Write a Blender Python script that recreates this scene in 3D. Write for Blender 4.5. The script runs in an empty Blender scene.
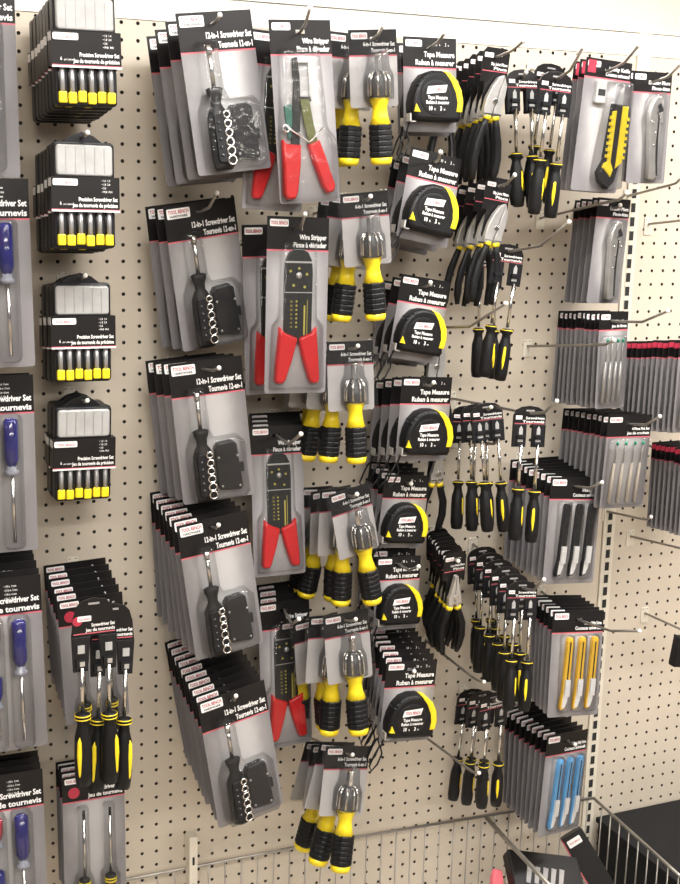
import bpy, math, random
from math import sin, cos, pi, radians
from mathutils import Matrix, Vector, Euler
random.seed(7)
scene = bpy.context.scene
COL = scene.collection
INCH = 0.0254

# ------------------------------------------------------------------ materials
def new_mat(name):
    m = bpy.data.materials.new(name); m.use_nodes = True
    nt = m.node_tree; nt.nodes.clear()
    return m, nt, nt.nodes.new('ShaderNodeOutputMaterial')

def solid(name, col, rough=0.5, metal=0.0, vary=0.06, scale=40.0, spec=0.5, coat=0.0, trans=0.0):
    """principled surface whose colour drifts a little with a procedural noise"""
    m, nt, out = new_mat(name)
    b = nt.nodes.new('ShaderNodeBsdfPrincipled')
    tc = nt.nodes.new('ShaderNodeTexCoord'); nz = nt.nodes.new('ShaderNodeTexNoise')
    nz.inputs['Scale'].default_value = scale; nz.inputs['Detail'].default_value = 3
    rp = nt.nodes.new('ShaderNodeValToRGB')
    lo = [max(0, c * (1 - vary)) for c in col]; hi = [min(1, c * (1 + vary)) for c in col]
    rp.color_ramp.elements[0].position = .3; rp.color_ramp.elements[1].position = .7
    rp.color_ramp.elements[0].color = (*lo, 1); rp.color_ramp.elements[1].color = (*hi, 1)
    nt.links.new(tc.outputs['Object'], nz.inputs['Vector'])
    nt.links.new(nz.outputs['Fac'], rp.inputs['Fac'])
    nt.links.new(rp.outputs['Color'], b.inputs['Base Color'])
    b.inputs['Roughness'].default_value = rough; b.inputs['Metallic'].default_value = metal
    b.inputs['Specular IOR Level'].default_value = spec
    b.inputs['Coat Weight'].default_value = coat
    b.inputs['Transmission Weight'].default_value = trans
    nt.links.new(b.outputs[0], out.inputs['Surface'])
    return m

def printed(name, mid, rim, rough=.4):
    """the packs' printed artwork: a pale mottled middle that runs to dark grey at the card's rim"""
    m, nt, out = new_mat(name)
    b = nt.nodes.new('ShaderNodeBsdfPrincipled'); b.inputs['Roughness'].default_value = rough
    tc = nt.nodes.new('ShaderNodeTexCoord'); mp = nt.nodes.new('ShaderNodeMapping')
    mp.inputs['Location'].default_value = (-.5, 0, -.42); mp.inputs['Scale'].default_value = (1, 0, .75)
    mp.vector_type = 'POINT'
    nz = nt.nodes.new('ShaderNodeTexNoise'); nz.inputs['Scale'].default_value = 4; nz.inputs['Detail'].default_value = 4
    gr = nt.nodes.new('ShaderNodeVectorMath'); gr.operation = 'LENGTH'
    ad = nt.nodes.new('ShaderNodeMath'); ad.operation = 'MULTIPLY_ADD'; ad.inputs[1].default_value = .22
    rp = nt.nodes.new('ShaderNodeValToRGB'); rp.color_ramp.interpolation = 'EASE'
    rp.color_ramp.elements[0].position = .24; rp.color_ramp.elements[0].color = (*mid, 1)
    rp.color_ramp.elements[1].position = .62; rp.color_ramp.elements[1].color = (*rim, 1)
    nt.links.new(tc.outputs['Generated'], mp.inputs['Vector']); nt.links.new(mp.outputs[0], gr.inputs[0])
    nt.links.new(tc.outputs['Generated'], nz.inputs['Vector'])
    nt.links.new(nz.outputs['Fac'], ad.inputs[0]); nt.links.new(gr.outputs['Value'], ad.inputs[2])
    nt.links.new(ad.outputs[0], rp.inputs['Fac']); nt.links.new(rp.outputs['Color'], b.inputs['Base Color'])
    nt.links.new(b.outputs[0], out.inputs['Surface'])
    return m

def clear(name, tint=(1, 1, 1), rough=0.07, haze=0.05, wrinkle=30.0, gain=1.0):
    """thin clear packaging plastic: see-through, with fresnel gloss, faint haze and a wrinkled surface"""
    m, nt, out = new_mat(name)
    tr = nt.nodes.new('ShaderNodeBsdfTransparent'); tr.inputs['Color'].default_value = (*tint, 1)
    gl = nt.nodes.new('ShaderNodeBsdfGlossy'); gl.inputs['Roughness'].default_value = rough
    df = nt.nodes.new('ShaderNodeBsdfDiffuse'); df.inputs['Color'].default_value = (.9, .9, .92, 1)
    fr = nt.nodes.new('ShaderNodeFresnel'); fr.inputs['IOR'].default_value = 1.45
    mul = nt.nodes.new('ShaderNodeMath'); mul.operation = 'MULTIPLY'; mul.inputs[1].default_value = gain
    nt.links.new(fr.outputs[0], mul.inputs[0])
    tc = nt.nodes.new('ShaderNodeTexCoord'); nz = nt.nodes.new('ShaderNodeTexNoise')
    nz.inputs['Scale'].default_value = wrinkle; nz.inputs['Detail'].default_value = 2
    bp = nt.nodes.new('ShaderNodeBump'); bp.inputs['Strength'].default_value = .6; bp.inputs['Distance'].default_value = .004
    nt.links.new(tc.outputs['Object'], nz.inputs['Vector']); nt.links.new(nz.outputs['Fac'], bp.inputs['Height'])
    nt.links.new(bp.outputs[0], gl.inputs['Normal']); nt.links.new(bp.outputs[0], fr.inputs['Normal'])
    m1 = nt.nodes.new('ShaderNodeMixShader'); m1.inputs[0].default_value = haze
    nt.links.new(tr.outputs[0], m1.inputs[1]); nt.links.new(df.outputs[0], m1.inputs[2])
    m2 = nt.nodes.new('ShaderNodeMixShader')
    nt.links.new(mul.outputs[0], m2.inputs[0]); nt.links.new(m1.outputs[0], m2.inputs[1]); nt.links.new(gl.outputs[0], m2.inputs[2])
    nt.links.new(m2.outputs[0], out.inputs['Surface'])
    return m

def emit(name, col, strength):
    m, nt, out = new_mat(name)
    e = nt.nodes.new('ShaderNodeEmission'); e.inputs['Color'].default_value = (*col, 1); e.inputs['Strength'].default_value = strength
    nt.links.new(e.outputs[0], out.inputs['Surface'])
    return m

M = dict(
    board=solid('pegboard_paint', (.61, .54, .445), .55, vary=.03, scale=6),
    hole=solid('hole_shadow_fibre', (.05, .04, .03), .9),
    trimw=solid('white_trim', (.80, .78, .72), .5, vary=.02),
    upright=solid('upright_paint', (.72, .67, .57), .45, vary=.03),
    slot=solid('slot_dark', (.02, .02, .02), .8),
    ceil=solid('ceiling_paint', (.85, .83, .78), .8, vary=.03, scale=3),
    floor=solid('floor_tile', (.30, .24, .18), .4, vary=.1, scale=4),
    black=solid('black_card', (.010, .009, .0095), .36, vary=.1, spec=.3),
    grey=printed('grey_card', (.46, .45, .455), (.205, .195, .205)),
    pale=solid('pale_card', (.52, .505, .51), .4, vary=.08, scale=12),
    edge=solid('card_edge', (.30, .29, .29), .6),
    red=solid('red_print', (.42, .03, .06), .4),
    pink=solid('stripe_print', (.55, .12, .15), .4),
    white=solid('white_print', (.82, .82, .82), .4, vary=.02),
    dark=solid('dark_plastic', (.012, .012, .014), .38, vary=.15, spec=.3),
    rubber=solid('black_rubber', (.008, .008, .009), .45, vary=.2, spec=.25),
    gunmetal=solid('gun_metal', (.022, .022, .021), .3, metal=.3, vary=.2),
    smoke=solid('smoky_chuck', (.05, .05, .052), .25, metal=.3, vary=.3),
    chrome=solid('chrome', (.74, .73, .72), .2, metal=1.0, vary=.05),
    steel=solid('satin_steel', (.52, .51, .50), .34, metal=.5, vary=.1),
    hook=solid('hook_steel', (.33, .31, .28), .38, metal=.75, vary=.1),
    tip=solid('white_hook_tip', (.85, .83, .8), .4),
    yellow=solid('yellow_plastic', (.86, .66, .02), .35, vary=.05),
    orange=solid('amber_plastic', (.85, .50, .03), .33, vary=.05),
    gold=solid('yellow_gauge_print', (.42, .36, .06), .5),
    redgrip=solid('red_grip', (.62, .012, .014), .3, vary=.08),
    blue=solid('blue_handle', (.018, .02, .22), .12, vary=.2, coat=.5, trans=.25),
    redh=solid('red_handle', (.45, .03, .06), .12, vary=.2, coat=.5, trans=.25),
    collar=solid('clear_collar', (.62, .66, .80), .1, trans=.5, vary=.1),
    sky=solid('sky_blue_plastic', (.11, .37, .72), .33, vary=.06),
    frost=solid('frosted_lid', (.40, .40, .40), .22, vary=.1, spec=.7),
    barrel=solid('grey_barrel', (.35, .35, .36), .3, metal=.4),
    green=solid('green_tip', (.02, .35, .22), .4),
    olive=solid('olive_blade', (.14, .15, .05), .35, metal=.3),
    teal=solid('green_blade', (.04, .14, .11), .35, metal=.2),
    cream=solid('pale_handle', (.62, .55, .46), .45),
    bpink=solid('pink_fabric', (.75, .16, .20), .7),
    wire=solid('basket_wire', (.36, .34, .31), .35, metal=.8, vary=.1),
    matte=solid('matte_black', (.012, .012, .013), .75, spec=.2),
    clearp=clear('clear_blister', haze=.01, gain=.7, rough=.08),
    clears=clear('clear_sleeve', haze=.03, wrinkle=45.0, gain=.8),
    lamp=emit('lamp_diffuser', (1.0, .96, .88), 6.0),
)

# ------------------------------------------------------------------ mesh builder (millimetres)
class MB:
    def __init__(s, u=0.001):
        s.v = []; s.f = []; s.m = []; s.s = []; s.mats = []; s.u = u; s.T = Matrix.Identity(4)
    def mi(s, k):
        if k not in s.mats: s.mats.append(k)
        return s.mats.index(k)
    def add(s, vs, fs, k, smooth=False):
        o = len(s.v); i = s.mi(k)
        for p in vs: s.v.append(tuple(c * s.u for c in (s.T @ Vector(p))))
        for f in fs: s.f.append([a + o for a in f]); s.m.append(i); s.s.append(smooth)
    def box(s, x0, x1, y0, y1, z0, z1, k):
        vs = [(x, y, z) for x in (x0, x1) for y in (y0, y1) for z in (z0, z1)]
        s.add(vs, [(0, 1, 3, 2), (4, 6, 7, 5), (0, 4, 5, 1), (2, 3, 7, 6), (0, 2, 6, 4), (1, 5, 7, 3)], k)
    def prism(s, pts, y0, y1, k, bev=0.0, smooth=False, back=True):
        """outline (x, z) counter-clockwise seen from the front (-y); front face at y0, rounded over by bev"""
        a = sum(pts[i][0] * pts[(i + 1) % len(pts)][1] - pts[(i + 1) % len(pts)][0] * pts[i][1] for i in range(len(pts)))
        if a < 0: pts = pts[::-1]
        n = len(pts)
        rings = [[(x, y1, z) for x, z in pts]]
        if bev > 0:
            def inset(d):
                r = []
                for i in range(n):
                    p, q, w = Vector(pts[i - 1]), Vector(pts[i]), Vector(pts[(i + 1) % n])
                    e1 = (q - p); e2 = (w - q)
                    if e1.length < 1e-6: e1 = e2
                    if e2.length < 1e-6: e2 = e1
                    n1 = Vector((-e1.y, e1.x)).normalized(); n2 = Vector((-e2.y, e2.x)).normalized()
                    b = n1 + n2
                    b = b.normalized() if b.length > 1e-4 else n1
                    c = max(.5, b.dot(n1)); q2 = q + b * d / c
                    r.append((q2.x, q2.y))
                return r
            rings.append([(x, y0 + bev, z) for x, z in pts])
            rings.append([(x, y0 + bev * .3, z) for x, z in inset(bev * .35)])
            rings.append([(x, y0, z) for x, z in inset(bev)])
        else:
            rings.append([(x, y0, z) for x, z in pts])
        vs = [p for r in rings for p in r]; fs = []
        for r in range(len(rings) - 1):
            for i in range(n):
                j = (i + 1) % n
                fs.append((r * n + i, r * n + j, (r + 1) * n + j, (r + 1) * n + i))
        s.add(vs, fs, k, smooth)
        L = (len(rings) - 1) * n
        s.add(rings[-1], [tuple(range(n))], k)
        if back: s.add(rings[0], [tuple(range(n - 1, -1, -1))], k)
    def lathe(s, prof, cx, cy, k, seg=14, sx=1, sy=1, smooth=True, mod=None):
        """profile (r, z) from top to bottom about a vertical axis"""
        vs = []; fs = []
        for r, z in prof:
            for i in range(seg):
                t = 2 * pi * i / seg; q = r * (mod(i) if mod else 1)
                vs.append((cx + q * sx * cos(t), cy + q * sy * sin(t), z))
        for a in range(len(prof) - 1):
            for i in range(seg):
                j = (i + 1) % seg
                fs.append((a * seg + i, (a + 1) * seg + i, (a + 1) * seg + j, a * seg + j))
        fs.append(tuple(range(seg))); fs.append(tuple((len(prof) - 1) * seg + i for i in range(seg - 1, -1, -1)))
        s.add(vs, fs, k, smooth)
    def tube(s, pts, r, k, seg=8, cap=True, flat=1.0):
        """r: number or one radius per point"""
        P = [Vector(p) for p in pts]; rs = r if isinstance(r, (list, tuple)) else [r] * len(P)
        vs = []; fs = []; up = None
        for a, p in enumerate(P):
            t = (P[min(a + 1, len(P) - 1)] - P[max(a - 1, 0)]).normalized()
            if up is None:
                up = Vector((0, 1, 0)) if abs(t.y) < .9 else Vector((1, 0, 0))
            u = (up - t * up.dot(t)).normalized(); w = t.cross(u); up = u
            for i in range(seg):
                g = 2 * pi * i / seg; vs.append(tuple(p + u * cos(g) * rs[a] * flat + w * sin(g) * rs[a]))
        for a in range(len(P) - 1):
            for i in range(seg):
                j = (i + 1) % seg; fs.append((a * seg + i, a * seg + j, (a + 1) * seg + j, (a + 1) * seg + i))
        if cap: fs.append(tuple(range(seg - 1, -1, -1))); fs.append(tuple((len(P) - 1) * seg + i for i in range(seg)))
        s.add(vs, fs, k, True)
    def ball(s, c, r, k, seg=10):
        s.T = s.T @ Matrix.Translation(c)
        s.lathe([(max(.02, r * sin(pi * i / 6)), r * cos(pi * i / 6)) for i in range(7)], 0, 0, k, seg)
        s.T = s.T @ Matrix.Translation([-a for a in c])
    def text(s, body, x, z, y, size, k, align='LEFT', xs=.8, bold=.012, shear=0.0):
        co, fa = glyphs(body, bold)
        w = max((c[0] for c in co), default=0); dx = {'LEFT': 0, 'RIGHT': -w, 'CENTER': -w / 2}[align]
        s.add([(x + (c[0] + dx) * size * xs + c[1] * size * shear, y, z + c[1] * size) for c in co], fa, k)
    def line(s, body, xr, z, y, size, k, width, bold=.03):
        """bold condensed line, right-aligned at xr, stretched to a width"""
        co, fa = glyphs(body, bold); w = max(c[0] for c in co)
        s.text(body, xr, z, y, size, k, 'RIGHT', width / (w * size), bold)
    def build(s, name):
        me = bpy.data.meshes.new(name); me.from_pydata(s.v, [], s.f)
        for k in s.mats: me.materials.append(M[k])
        me.polygons.foreach_set('material_index', s.m); me.polygons.foreach_set('use_smooth', s.s)
        me.update(); return me

_gl = {}
def glyphs(body, bold):
    if (body, bold) not in _gl:
        c = bpy.data.curves.new('print', 'FONT'); c.body = body; c.size = 1.0; c.resolution_u = 2; c.offset = bold
        o = bpy.data.objects.new('print', c); me = bpy.data.meshes.new_from_object(o)
        _gl[(body, bold)] = ([tuple(v.co) for v in me.vertices], [tuple(p.vertices) for p in me.polygons])
        bpy.data.meshes.remove(me); bpy.data.objects.remove(o); bpy.data.curves.remove(c)
    return _gl[(body, bold)]

def rrect(x0, x1, z0, z1, r, n=4):
    p = []
    for cx, cz, a in ((x1 - r, z0 + r, -90), (x1 - r, z1 - r, 0), (x0 + r, z1 - r, 90), (x0 + r, z0 + r, 180)):
        for i in range(n + 1):
            t = radians(a + 90 * i / n); p.append((cx + r * cos(t), cz + r * sin(t)))
    return p

# ------------------------------------------------------------------ things
def link(o): COL.objects.link(o); return o
class Part:
    def __init__(s, name, mb, kids=(), label=None):
        s.name = name; s.mesh = mb.build(name); s.kids = list(kids); s.label = label
def put(part, parent):
    o = link(bpy.data.objects.new(part.name, part.mesh)); o.parent = parent
    if part.label: o['label'] = part.label
    for k in part.kids: put(k, o)
    return o
def thing(name, label, cat, parts, pose, scale=1.0, group=None):
    e = link(bpy.data.objects.new(name, None)); e.empty_display_size = .02
    e.location = pose[:3]; e.rotation_euler = Euler([radians(a) for a in pose[3:6]], 'XYZ'); e.scale = (scale,) * 3
    e['label'] = label; e['category'] = cat
    if group: e['group'] = group
    for p in parts: put(p, e)
    return e
def single(name, mb, label=None, cat=None, group=None, kind=None, loc=(0, 0, 0)):
    o = link(bpy.data.objects.new(name, mb.build(name))); o.location = loc
    if label: o['label'] = label
    if cat: o['category'] = cat
    if group: o['group'] = group
    if kind: o['kind'] = kind
    return o

# ------------------------------------------------------------------ packaging pieces
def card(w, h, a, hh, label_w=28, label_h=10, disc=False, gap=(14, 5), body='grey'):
    """printed backing card: black header, red rule, grey body, white label patch; slot punched at the hang point"""
    b = MB(); L, R_, T, B = -w / 2, w / 2, a, a - h; y = .8
    gx, gz = gap[0] / 2, gap[1] / 2
    b.box(L, -gx, 0, y, a - hh, T, 'black'); b.box(gx, R_, 0, y, a - hh, T, 'black')
    b.box(-gx, gx, 0, y, gz, T, 'black'); b.box(-gx, gx, 0, y, a - hh, -gz, 'black')
    b.box(L, R_, 0, y, a - hh - 2.2, a - hh, 'pink')
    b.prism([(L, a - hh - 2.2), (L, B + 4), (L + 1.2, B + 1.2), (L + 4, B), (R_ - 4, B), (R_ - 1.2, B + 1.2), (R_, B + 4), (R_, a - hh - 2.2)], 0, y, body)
    b.prism(rrect(L + 4, L + 4 + label_w, T - 4 - label_h, T - 4, 2), -.25, 0, 'white')
    if disc:
        b.prism([(L + 18 + 9 * cos(t * pi / 10), T - 28 + 9 * sin(t * pi / 10)) for t in range(20)], -.25, 0, 'red')
    return b
def logo(b, w, a, label_w=28, label_h=10, y=-.4):
    x = -w / 2 + 4 + label_w / 2
    if label_h > 12:
        b.line('TOOL BENCH', x + label_w * .44, a - 4 - label_h * .5, y, label_h * .5, 'red', label_w * .88)
        b.line('HARDWARE', x + label_w * .38, a - 4 - label_h * .88, y, label_h * .34, 'black', label_w * .76)
    else:
        b.line('TOOL BENCH', x + label_w * .44, a - 4 - label_h * .74, y, label_h * .66, 'red', label_w * .88)
def print_part(w, a, hh, lines, label_w=28, label_h=10, sizes=None, extra=None, xs=.62):
    b = MB(); logo(b, w, a, label_w, label_h)
    n = len(lines); sz = sizes or [7.5] * n; fr = xs if isinstance(xs, (list, tuple)) else [xs] * n
    z = a - hh + 4 + sum(s * 1.05 for s in sz[1:])
    for t, s_, f_ in zip(lines, sz, fr):
        b.line(t, w / 2 - 3.5, z, -.4, s_, 'white', w * f_); z -= s_ * 1.1
    if extra:
        for t, x, zz, s_, k in extra: b.text(t, x, zz, -.4, s_, k, 'LEFT', .7)
    return Part('lettering', b)
def blister(outline, depth, bev=5, k='clearp', lip=None):
    b = MB(); b.prism(outline, -depth, -.3, k, bev, smooth=True, back=False)
    return b

# ------------------------------------------------------------------ kinds
def k_twelve():
    w, h, a, hh = 112, 218, 14, 52
    c = Part('card', card(w, h, a, hh, 36, 15), [print_part(w, a, hh, ['12-in-1 Screwdriver Set', 'Tournevis 12-en-1'], 36, 15, [12, 12], xs=[.62, .46])])
    sh = MB(); sh.lathe([(3.4, -32), (3.4, -94)], 0, 0, 'chrome', 8); sh.lathe([(4.6, -32), (4.6, -44)], 0, 0, 'chrome', 6)
    gr = MB(); gr.lathe([(8, -88), (12.5, -90), (11, -97), (8.4, -104), (8, -112), (12, -119), (15.5, -127), (16.5, -150), (16.5, -185), (15, -196), (11, -200)], 0, 0, 'rubber', 18, sy=.66)
    gr.prism(rrect(-11, 14, -190, -124, 4), -12.2, -8, 'dark', 1)
    so = MB()
    for i in range(6):
        z = -126 - i * 12.4; r = 4.6 + i * .3
        so.tube([(8 + r * cos(t * pi / 6), -12.8, z + r * sin(t * pi / 6)) for t in range(13)], 1.35, 'chrome', 6, cap=False)
        so.prism([(8 + (r - 2) * cos(t * pi / 4), z + (r - 2) * sin(t * pi / 4)) for t in range(8)], -12.6, -12, 'black')
    for i in range(5):
        z = -136 - i * 11
        so.ball((-5, -11.8, z), 2.6, 'smoke', 8)
    T = Matrix.Translation((-20, -12.5, 0))
    for q in (sh, gr, so): q.v = [tuple((T @ (Vector(v) * 1000)) / 1000) for v in q.v]
    drv = Part('screwdriver', gr, [Part('shaft', sh), Part('sockets', so)])
    cs = MB(); o = [(-2, -120), (3, -113), (26, -111), (33, -117), (37, -184), (33, -189), (2, -186), (-1, -180)]
    cs.prism(o, -14, -1.5, 'dark', 2.5); cs.box(35, 41, -10, -4, -162, -148, 'dark')
    for x, z in ((3, -135), (32, -135), (5, -180), (32, -182)): cs.ball((x, -13.6, z), 2.0, 'steel', 8)
    case = Part('bit_case', cs)
    bl = Part('blister', blister([(-34, -26), (-8, -26), (-6, -90), (0, -104), (36, -103), (45, -114), (46, -192), (40, -199), (-39, -200), (-44, -192), (-44, -118), (-34, -96)], 22, 6))
    return [c, drv, case, bl]

def grip_poly(sign):
    return [(sign * x, z) for x, z in ((-28, -139), (-20, -147), (-2, -154), (-1.5, -158), (-8, -184), (-18, -214), (-22, -219), (-31, -219), (-34, -214), (-32, -184), (-29, -152))]
def k_stripper():
    w, h, a, hh = 94, 250, 16, 46
    c = Part('card', card(w, h, a, hh), [print_part(w, a, hh, ['Wire Stripper', 'Pince à dénuder'], sizes=[10, 10], xs=[.44, .54])])
    bd = MB()
    o = [(-21, -155), (-21.5, -62), (-20, -45), (-14, -33), (-6, -29), (6, -29), (14, -33), (20, -45), (21.5, -62), (21, -155), (0, -163)]
    bd.prism(o, -6, -2, 'gunmetal', .8)
    bd.box(-20, 20, -6.6, -6, -48.5, -46, 'steel'); bd.box(-21, 21, -6.4, -6, -90.5, -89.3, 'steel')
    bd.box(-.6, .6, -6.4, -6, -154, -92, 'black')
    pv = MB(); pv.lathe([(1, 2.2), (4, 1.4), (5, 0)], 0, 0, 'steel', 10)
    pv.v = [(v[0], -.0060 - v[2], -.066 + v[1]) for v in pv.v]
    mk = MB()
    for i, t in enumerate(('22', '20', '18', '16', '14', '12', '10')):
        mk.text(t, -13, -104 - i * 6, -6.5, 4.2, 'gold', 'LEFT', .9); mk.prism([(-3 + 1.6 * cos(q * pi / 4), -102.5 - i * 6 + 1.6 * sin(q * pi / 4)) for q in range(8)], -6.5, -6, 'gold')
    mk.box(8, 10.5, -6.5, -6, -150, -108, 'gold'); mk.box(13, 13.8, -6.5, -6, -150, -100, 'gold')
    for x, z in ((-13, -60), (12, -64), (-8, -80), (9, -82), (0, -56)): mk.prism([(x + 2 * cos(q * pi / 4), z + 2 * sin(q * pi / 4)) for q in range(8)], -6.5, -6, 'gold')
    g = []
    for s_ in (-1, 1):
        b = MB(); b.prism(grip_poly(-s_ if s_ > 0 else 1), -10.5, -1, 'redgrip', 3, smooth=True); g.append(Part('grip', b))
    st = Part('stripper', bd, [Part('pivot', pv), Part('gauge_marks', mk)] + g)
    bl = Part('blister', blister([(-26, -20), (26, -20), (28, -125), (38, -136), (41, -226), (-41, -226), (-38, -136), (-28, -125)], 13, 5))
    return [c, st, bl]

def k_open_stripper():
    w, h, a, hh = 94, 250, 16, 46
    c = Part('card', card(w, h, a, hh), [print_part(w, a, hh, ['Wire Stripper', 'Pince à dénuder'], sizes=[10, 10], xs=[.44, .54])])
    lb = MB(); lb.prism([(-17, -36), (-9, -34), (-7, -60), (-9, -110), (-14, -160), (-27, -160), (-22, -120), (-17, -70)], -5, -2, 'gunmetal', .6)
    lb.prism([(-33, -100), (-22, -98), (-18, -140), (-30, -146)], -4, -1.5, 'teal', .5)
    lb.box(-17, 8, -6, -2, -95, -88, 'gunmetal'); lb.box(-9, 10, -5.5, -3, -42, -39, 'steel'); lb.box(6, 8, -5.5, -3, -90, -40, 'steel')
    rb = MB(); rb.prism([(-10, -92), (4, -92), (8, -120), (15, -158), (2, -162), (-6, -125)], -8, -5.2, 'olive', .6)
    sp = MB(); sp.tube([(-34, -8, -128), (-26, -9, -134), (-2, -9, -150), (2, -9, -150), (22, -9, -131)], 1.3, 'chrome', 6)
    sp.tube([(-34 + 5 * cos(t * pi / 6), -8, -131 + 5 * sin(t * pi / 6)) for t in range(13)], 1.5, 'chrome', 5)
    b1 = MB(); b1.prism([(-40, -146), (-34, -152), (-13, -154), (-15, -180), (-22, -220), (-27, -228), (-38, -228), (-43, -220), (-41, -180)], -11, -1, 'redgrip', 3, smooth=True)
    b2 = MB(); b2.prism([(-1, -154), (16, -148), (24, -170), (37, -212), (34, -220), (24, -222), (18, -214), (6, -180)], -11, -1, 'redgrip', 3, smooth=True)
    st = Part('stripper', lb, [Part('blade', rb), Part('spring', sp), Part('grip', b1), Part('grip', b2)])
    bl = Part('blister', blister([(-36, -24), (24, -24), (30, -130), (43, -150), (44, -229), (-45, -229), (-44, -140), (-40, -100)], 14, 5))
    return [c, st, bl]

def k_six():
    w, h, a, hh = 78, 108, 12, 35
    c = Part('card', card(w, h, a, hh, 26, 9, gap=(8, 6), body='pale'), [print_part(w, a, hh, ['6-in-1 Screwdriver Set', 'Tournevis 6-en-1'], 26, 9, [8, 8], xs=[.66, .50])])
    cy = -15
    sh = MB(); sh.lathe([(4, -22), (6, -24), (6, -50)], 0, cy, 'chrome', 6, smooth=False)
    ck = MB(); ck.lathe([(6, -45), (10, -48), (14, -57), (15.5, -68), (15, -82), (13, -83)], 0, cy, 'smoke', 16)
    bt = MB()
    for i in range(8):
        t = 2 * pi * i / 8 + .2; bt.tube([(11 * cos(t), cy + 11 * sin(t), -47), (15 * cos(t), cy + 15 * sin(t), -57), (15.6 * cos(t), cy + 15.6 * sin(t), -80)], 2.0, 'chrome', 5)
    cl = MB(); cl.lathe([(14, -82), (14, -86), (12, -92), (10.5, -98), (11.5, -108), (15.5, -121)], 0, cy, 'yellow', 18)
    prof = [(15.5, -120)]
    for i in range(6): z = -121 - i * 7.6; prof += [(17, z - 1), (17.2, z - 5.5), (15.9, z - 6.6)]
    prof += [(15.5, -168)]
    gp = MB(); gp.lathe(prof, 0, cy, 'rubber', 20, mod=lambda i: .95 if i % 4 == 0 else 1, smooth=False)
    ec = MB(); ec.lathe([(15.8, -167), (15.6, -173), (14, -177)], 0, cy, 'yellow', 18)
    d = Part('screwdriver', gp, [Part('collar', cl), Part('chuck', ck), Part('bits', bt), Part('shaft', sh), Part('end_cap', ec)])
    b = MB(); b.prism(rrect(-45, 45, -98, 14, 8), -1.2, -.3, 'clearp', .4, back=False)
    b.prism([(-10, -18), (10, -18), (12, -40), (18, -52), (18, -85), (-18, -85), (-18, -52), (-12, -40)], -32.5, -.4, 'clears', 6, smooth=True, back=False)
    return [c, d, Part('blister', b)]

def k_tape():
    w, h, a, hh = 92, 140, 14, 44
    c = Part('card', card(w, h, a, hh), [print_part(w, a, hh, ['Tape Measure', 'Ruban à mesurer'], sizes=[11, 11], xs=[.58, .74], extra=[('10', 8, 2, 6.5, 'white'), ('ft', 16, 2, 4, 'white'), ('3', 26, 2, 6.5, 'white'), ('m', 31, 2, 4, 'white')])])
    o = [(-42, -100), (-43, -86), (-40, -70), (-33, -54), (-22, -42), (-8, -37), (8, -37), (21, -42), (32, -52), (39, -66), (41, -82), (40, -96), (42, -106), (38, -112), (-30, -111), (-40, -107)]
    SQ = Matrix.Diagonal((1, .84, 1, 1)); cs = MB(); cs.T = SQ; cs.prism(o, -30, -1.5, 'rubber', 6, smooth=True)
    for i in range(9):
        t = radians(60 + i * 11); cs.tube([(-2 + 37 * cos(t), -29, -78 + 37 * sin(t)), (-2 + 37 * cos(t), -4, -78 + 37 * sin(t))], 2.2, 'dark', 5)
    cs.prism([(-3 + 27 * cos(t * pi / 12), -77 + 26 * sin(t * pi / 12)) for t in range(24)], -31.3, -29, 'dark', .8)
    sb = MB(); sb.T = SQ; sb.prism([(12, -38), (22, -40.5), (33, -50.5), (41, -65), (44, -82), (42, -98), (31, -98), (33, -84), (30.5, -70), (23, -54)], -31, -4, 'yellow', 2, smooth=True)
    dc = MB(); dc.T = SQ; dc.prism([(-3 + 24.5 * cos(t * pi / 14), -77 + 23.5 * sin(t * pi / 14)) for t in range(28)], -31.8, -30, 'black', .3)
    dc.prism([(-21, -72), (12, -69), (15, -58), (-18, -61)], -32.2, -31.6, 'white')
    T = dc
    T.text('TOOL BENCH', -3, -67.6, -32.5, 7, 'red', 'CENTER', .6, .03, shear=.1)
    T.line('Tape Measure', 15, -79.5, -32.3, 7.5, 'white', 34); T.line('Ruban à mesurer', 18, -86.5, -32.3, 7, 'white', 40)
    T.text('10', -18, -96, -32.3, 8.5, 'white', bold=.03); T.text('ft', -8, -96, -32.3, 5, 'white'); T.text('3', 2, -96, -32.3, 8.5, 'white', bold=.03); T.text('m', 8, -96, -32.3, 5, 'white')
    lk = MB(); lk.T = SQ; lk.prism([(-41, -98), (-31, -99), (-38, -86)], -32, -27, 'yellow', 1)
    hk = MB(); hk.T = SQ; hk.box(-46, -43.5, -24, -8, -112, -100, 'steel'); hk.box(-44, -36, -24, -8, -112.6, -111.4, 'steel')
    ly = MB(); ly.T = SQ; ly.tube([(-40, -12, -107), (-44, -12, -118), (-47, -12, -128), (-43, -12, -140), (-50, -13, -158), (-60, -14, -168), (-64, -13, -160), (-56, -12, -140), (-48, -11, -126)], 1.6, 'rubber', 5)
    tp = Part('tape_case', cs, [Part('side_band', sb), Part('printed_disc', dc), Part('lock_button', lk), Part('blade_hook', hk), Part('wrist_strap', ly)])
    return [c, tp]

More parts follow.
